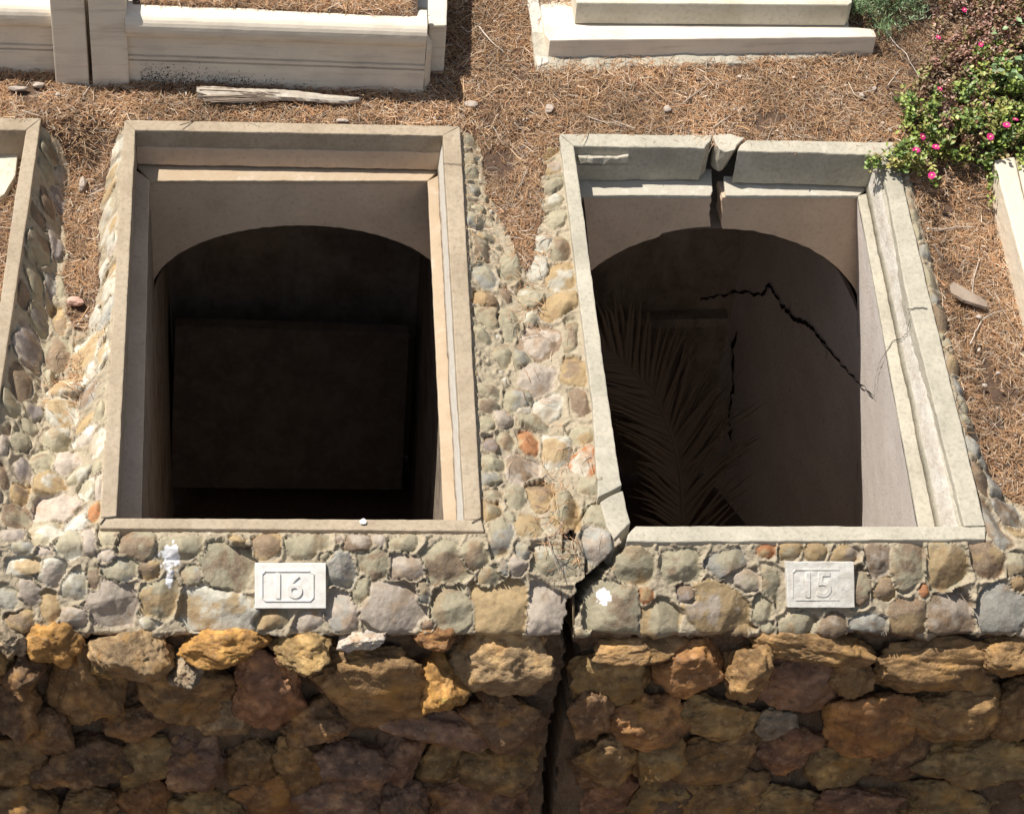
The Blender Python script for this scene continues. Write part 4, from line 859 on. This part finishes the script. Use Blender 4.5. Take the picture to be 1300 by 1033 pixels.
pg = [(1178,104),(1205,112),(1232,92),(1240,52),(1275,50),(1292,86),(1330,80),(1330,215),(1300,206),(1272,195),(1262,232),(1252,222),(1240,205),(1215,200),(1195,205),(1188,232),(1180,228),(1172,215),(1150,215),(1130,212),(1104,213),(1102,204),(1135,196),(1142,176),(1165,168),(1180,150),(1150,160),(1143,130),(1152,108),(1170,100)]
greens = [(.20,.27,.05),(.27,.35,.075),(.13,.20,.04),(.32,.38,.10),(.15,.22,.055),(.36,.34,.10),(.28,.22,.09)]
leafcloud('dead_leaves', PL1, 800, (1095,28,1330,240, dens(pg, sd=5, f=12)), .03, [(.34,.22,.13),(.22,.15,.09),(.40,.30,.18)], .016, .003, 44, upr=.2)
_, st = leafcloud('foliage', PL1, 7600, (1095,28,1330,240, dens(pg, sd=3, f=13)), .065, greens, .018, .0062, 31)
stems_mesh(PL1, st, gr, 'bark')
pg2 = [(1250,225),(1270,215),(1276,240),(1268,262),(1256,258)]
leafcloud('trailing_shoot', PL1, 160, (1248,212,1278,264, lambda x, y: 1 if inpoly(x, y, pg2) else 0), .05, greens, .016, .0045, 32)
def flower(c, par, r=.0125, seed=0):
    bm = bmesh.new(); rr = random.Random(seed); tl = Vector((rr.gauss(0,.3), -.45+rr.gauss(0,.2), 1)).normalized(); a = tl.orthogonal().normalized(); bq = tl.cross(a)
    for ring, k_, el in ((0, 18, .25), (1, 16, .6)):
        for k in range(k_):
            an = 2*math.pi*(k+.5*ring)/k_+rr.gauss(0,.06); d = (a*math.cos(an)+bq*math.sin(an)); s = (-a*math.sin(an)+bq*math.cos(an))*r*.13; t = tl*el
            p0 = c+d*r*.15; pm = c+d*r*.65*(1-.15*ring)+t*r*.25; pe = c+d*r*(1-.22*ring)*rr.uniform(.9,1.1)+t*r*.5
            v = [bm.verts.new(q) for q in (p0-s*.5, p0+s*.5, pm+s, pe, pm-s)]; bm.faces.new(v)
    f = obj(bm, 'flower', M['petal'], par)
    bm = bmesh.new(); bmesh.ops.create_uvsphere(bm, u_segments=8, v_segments=6, radius=r*.24)
    for v in bm.verts: v.co += c+tl*r*.2
    e = obj(bm, 'flower_eye', M['eye'], f); return f
for i, (x, y) in enumerate([(1245,57),(1193,113),(1171,174),(1188,187),(1163,191),(1183,223),(1257,174),(1278,159),(1289,152)]):
    flower(P(x, y, .095+hat(x, y)), PL1, .0145 if i not in (0,1,8) else .011, i)
PL2 = empty('reddish_plant', P(1230, 90), 'half dried reddish brown succulent mat at the top right corner', 'plant')
pg = [(1180,60),(1190,20),(1225,-50),(1330,-50),(1330,80),(1262,110),(1240,190),(1205,172),(1190,150),(1168,130),(1172,90)]
reds = [(.25,.12,.08),(.32,.17,.12),(.20,.11,.06),(.38,.22,.16),(.16,.11,.05),(.24,.20,.07),(.42,.26,.20)]
_, st = leafcloud('foliage', PL2, 8500, (1160,-50,1330,195, dens(pg, sd=9, f=17)), .055, reds, .016, .0045, 41, upr=.6)
stems_mesh(PL2, st, gr, 'bark')
leafcloud('dead_leaves', PL2, 1500, (1160,-50,1330,195, dens(pg, sd=19, f=12)), .04, [(.36,.25,.17),(.26,.18,.12)], .018, .003, 42, upr=.2)
for i, (x, y) in enumerate([(1224,13),(1191,48)]): flower(P(x, y, .09+hat(x, y)), PL2, .0115, i+20)
PL3 = empty('grey_green_shrub', P(1130, 20), 'low feathery grey green shrub behind the stepped tomb', 'plant')
pg = [(1082,12),(1088,-40),(1195,-60),(1190,12),(1165,28),(1150,35),(1128,40),(1115,38),(1108,22)]
_, st = leafcloud('foliage', PL3, 5200, (1080,-60,1196,42, dens(pg, sd=13, f=12)), .09, [(.17,.26,.11),(.22,.32,.15),(.14,.22,.10),(.27,.36,.20)], .020, .0016, 51, upr=.75, clus=18)
stems_mesh(PL3, st, gr, 'bark')
# sage-like leaves among the mat
PL4 = empty('broad_leaf_plant', P(1280, 60), 'few broad grey green leaves rising among the reddish mat at the right edge', 'plant')
leafcloud('leaves', PL4, 110, (1258,35,1330,110, lambda x, y: .5), .13, [(.26,.34,.20),(.20,.30,.13)], .032, .011, 61, upr=.4, clus=5)
PL5 = empty('grass_tuft', Pv(1293, 948, LIP.y-.05), 'pale green weed growing from the rocks at the lower right corner', 'plant')
bm = bmesh.new()
for k in range(60):
    c = Pv(1290+random.uniform(-18,22), 962+random.uniform(-8,12), LIP.y-.02); tip = c+Vector((random.gauss(0,.03), random.gauss(-.02,.02), random.uniform(.02,.06))); s = Vector((.002,0,0))
    bm.faces.new([bm.verts.new(q) for q in (c-s, c+s, tip)])
me = bpy.data.meshes.new('blades'); bm.to_mesh(me); bm.free(); ca = me.color_attributes.new('Col','FLOAT_COLOR','POINT')
for q in ca.data: q.color = (.30,.36,.12,1)
link(me, 'blades', M['leaf'], PL5)
# ------------------------------------------------------------------ palm frond in tomb 15
FR = empty('palm_frond', Pv(872, 700, yB5-.5), 'dry palm frond standing in the dark vault of tomb 15', 'palm frond')
sp_ = [Pv(x, y, yy) for x, y, yy in ((884,780,yB5-.62),(867,668,yB5-.55),(865,614,yB5-.50),(856,558,yB5-.45),(833,505,yB5-.40),(794,461,yB5-.36),(762,436,yB5-.33),(735,424,yB5-.31))]
sp2 = []
for i in range(len(sp_)-1):
    for k in range(8): sp2.append(sp_[i].lerp(sp_[i+1], k/8))
for _ in range(3): sp2 = [sp2[0]]+[(sp2[i-1]+sp2[i]*2+sp2[i+1])/4 for i in range(1, len(sp2)-1)]+[sp2[-1]]
bm = bmesh.new(); tube(bm, sp2, .012, .003, 8); obj(bm, 'stalk', M['frond'], FR, True)
bm = bmesh.new()
for i in range(3, len(sp2)-1):
    f = i/len(sp2); d = (sp2[i+1]-sp2[i-1]).normalized(); nv = Vector((0,-1,.2)); s = d.cross(nv).normalized()
    for sd in (-1, 1):
        for rep in (0, .5):
            L = (.44 if sd*s.x > 0 or i > 24 else .30)*math.sin(math.pi*min(1, .25+f*.66))*random.uniform(.8,1.1)+.05; kk_ = random.uniform(-.12,.12); o = sp2[i].lerp(sp2[i-1], rep); dr = (d*(1.0+.25*random.random())+s*sd*(.75+.25*random.random())+nv*random.uniform(-.05,.3)).normalized(); pv = None; wv = (.0075, .009, .006, .0006)
            for k in range(4):
                q = o+dr*L*k/3+Vector((kk_*L*(k/3)**2,0,(-.02-.16*random.random()*(k == 3))*L*(k/3)**2)); w_ = dr.cross(nv).normalized()*wv[k]; cur = [bm.verts.new(q-w_), bm.verts.new(q+nv*wv[k]*.4), bm.verts.new(q+w_)]
                if pv: bm.faces.new((pv[0], cur[0], cur[1], pv[1])); bm.faces.new((pv[1], cur[1], cur[2], pv[2]))
                pv = cur
o = obj(bm, 'leaflets', M['frond'], FR); o['kind'] = 'stuff'
# ------------------------------------------------------------------ light
tosun = Vector((-.52, .11, 1)).normalized(); el = math.asin(tosun.z); az = math.atan2(tosun.x, tosun.y)
w = bpy.data.worlds.new('World'); scene.world = w; w.use_nodes = True; nt = w.node_tree
sky = nt.nodes.new('ShaderNodeTexSky'); sky.sky_type = 'NISHITA'; sky.sun_disc = False; sky.sun_elevation = el; sky.sun_rotation = az
bg = nt.nodes['Background']; bg.inputs[1].default_value = .075; hsn = nt.nodes.new('ShaderNodeHueSaturation'); hsn.inputs['Saturation'].default_value = .62; nt.links.new(sky.outputs[0], hsn.inputs['Color']); nt.links.new(hsn.outputs[0], bg.inputs[0])
ld = bpy.data.lights.new('sun', 'SUN'); ld.energy = 4.6; ld.angle = math.radians(.5); ld.color = (1, .95, .87)
lo = bpy.data.objects.new('sun', ld); COL.objects.link(lo); lo.location = (-3, 1, 6); lo.rotation_euler = (-tosun).to_track_quat('-Z', 'Y').to_euler()
vs = scene.view_settings; vs.view_transform = 'Standard'; vs.look = 'None'; vs.gamma = 1; vs.exposure = .5
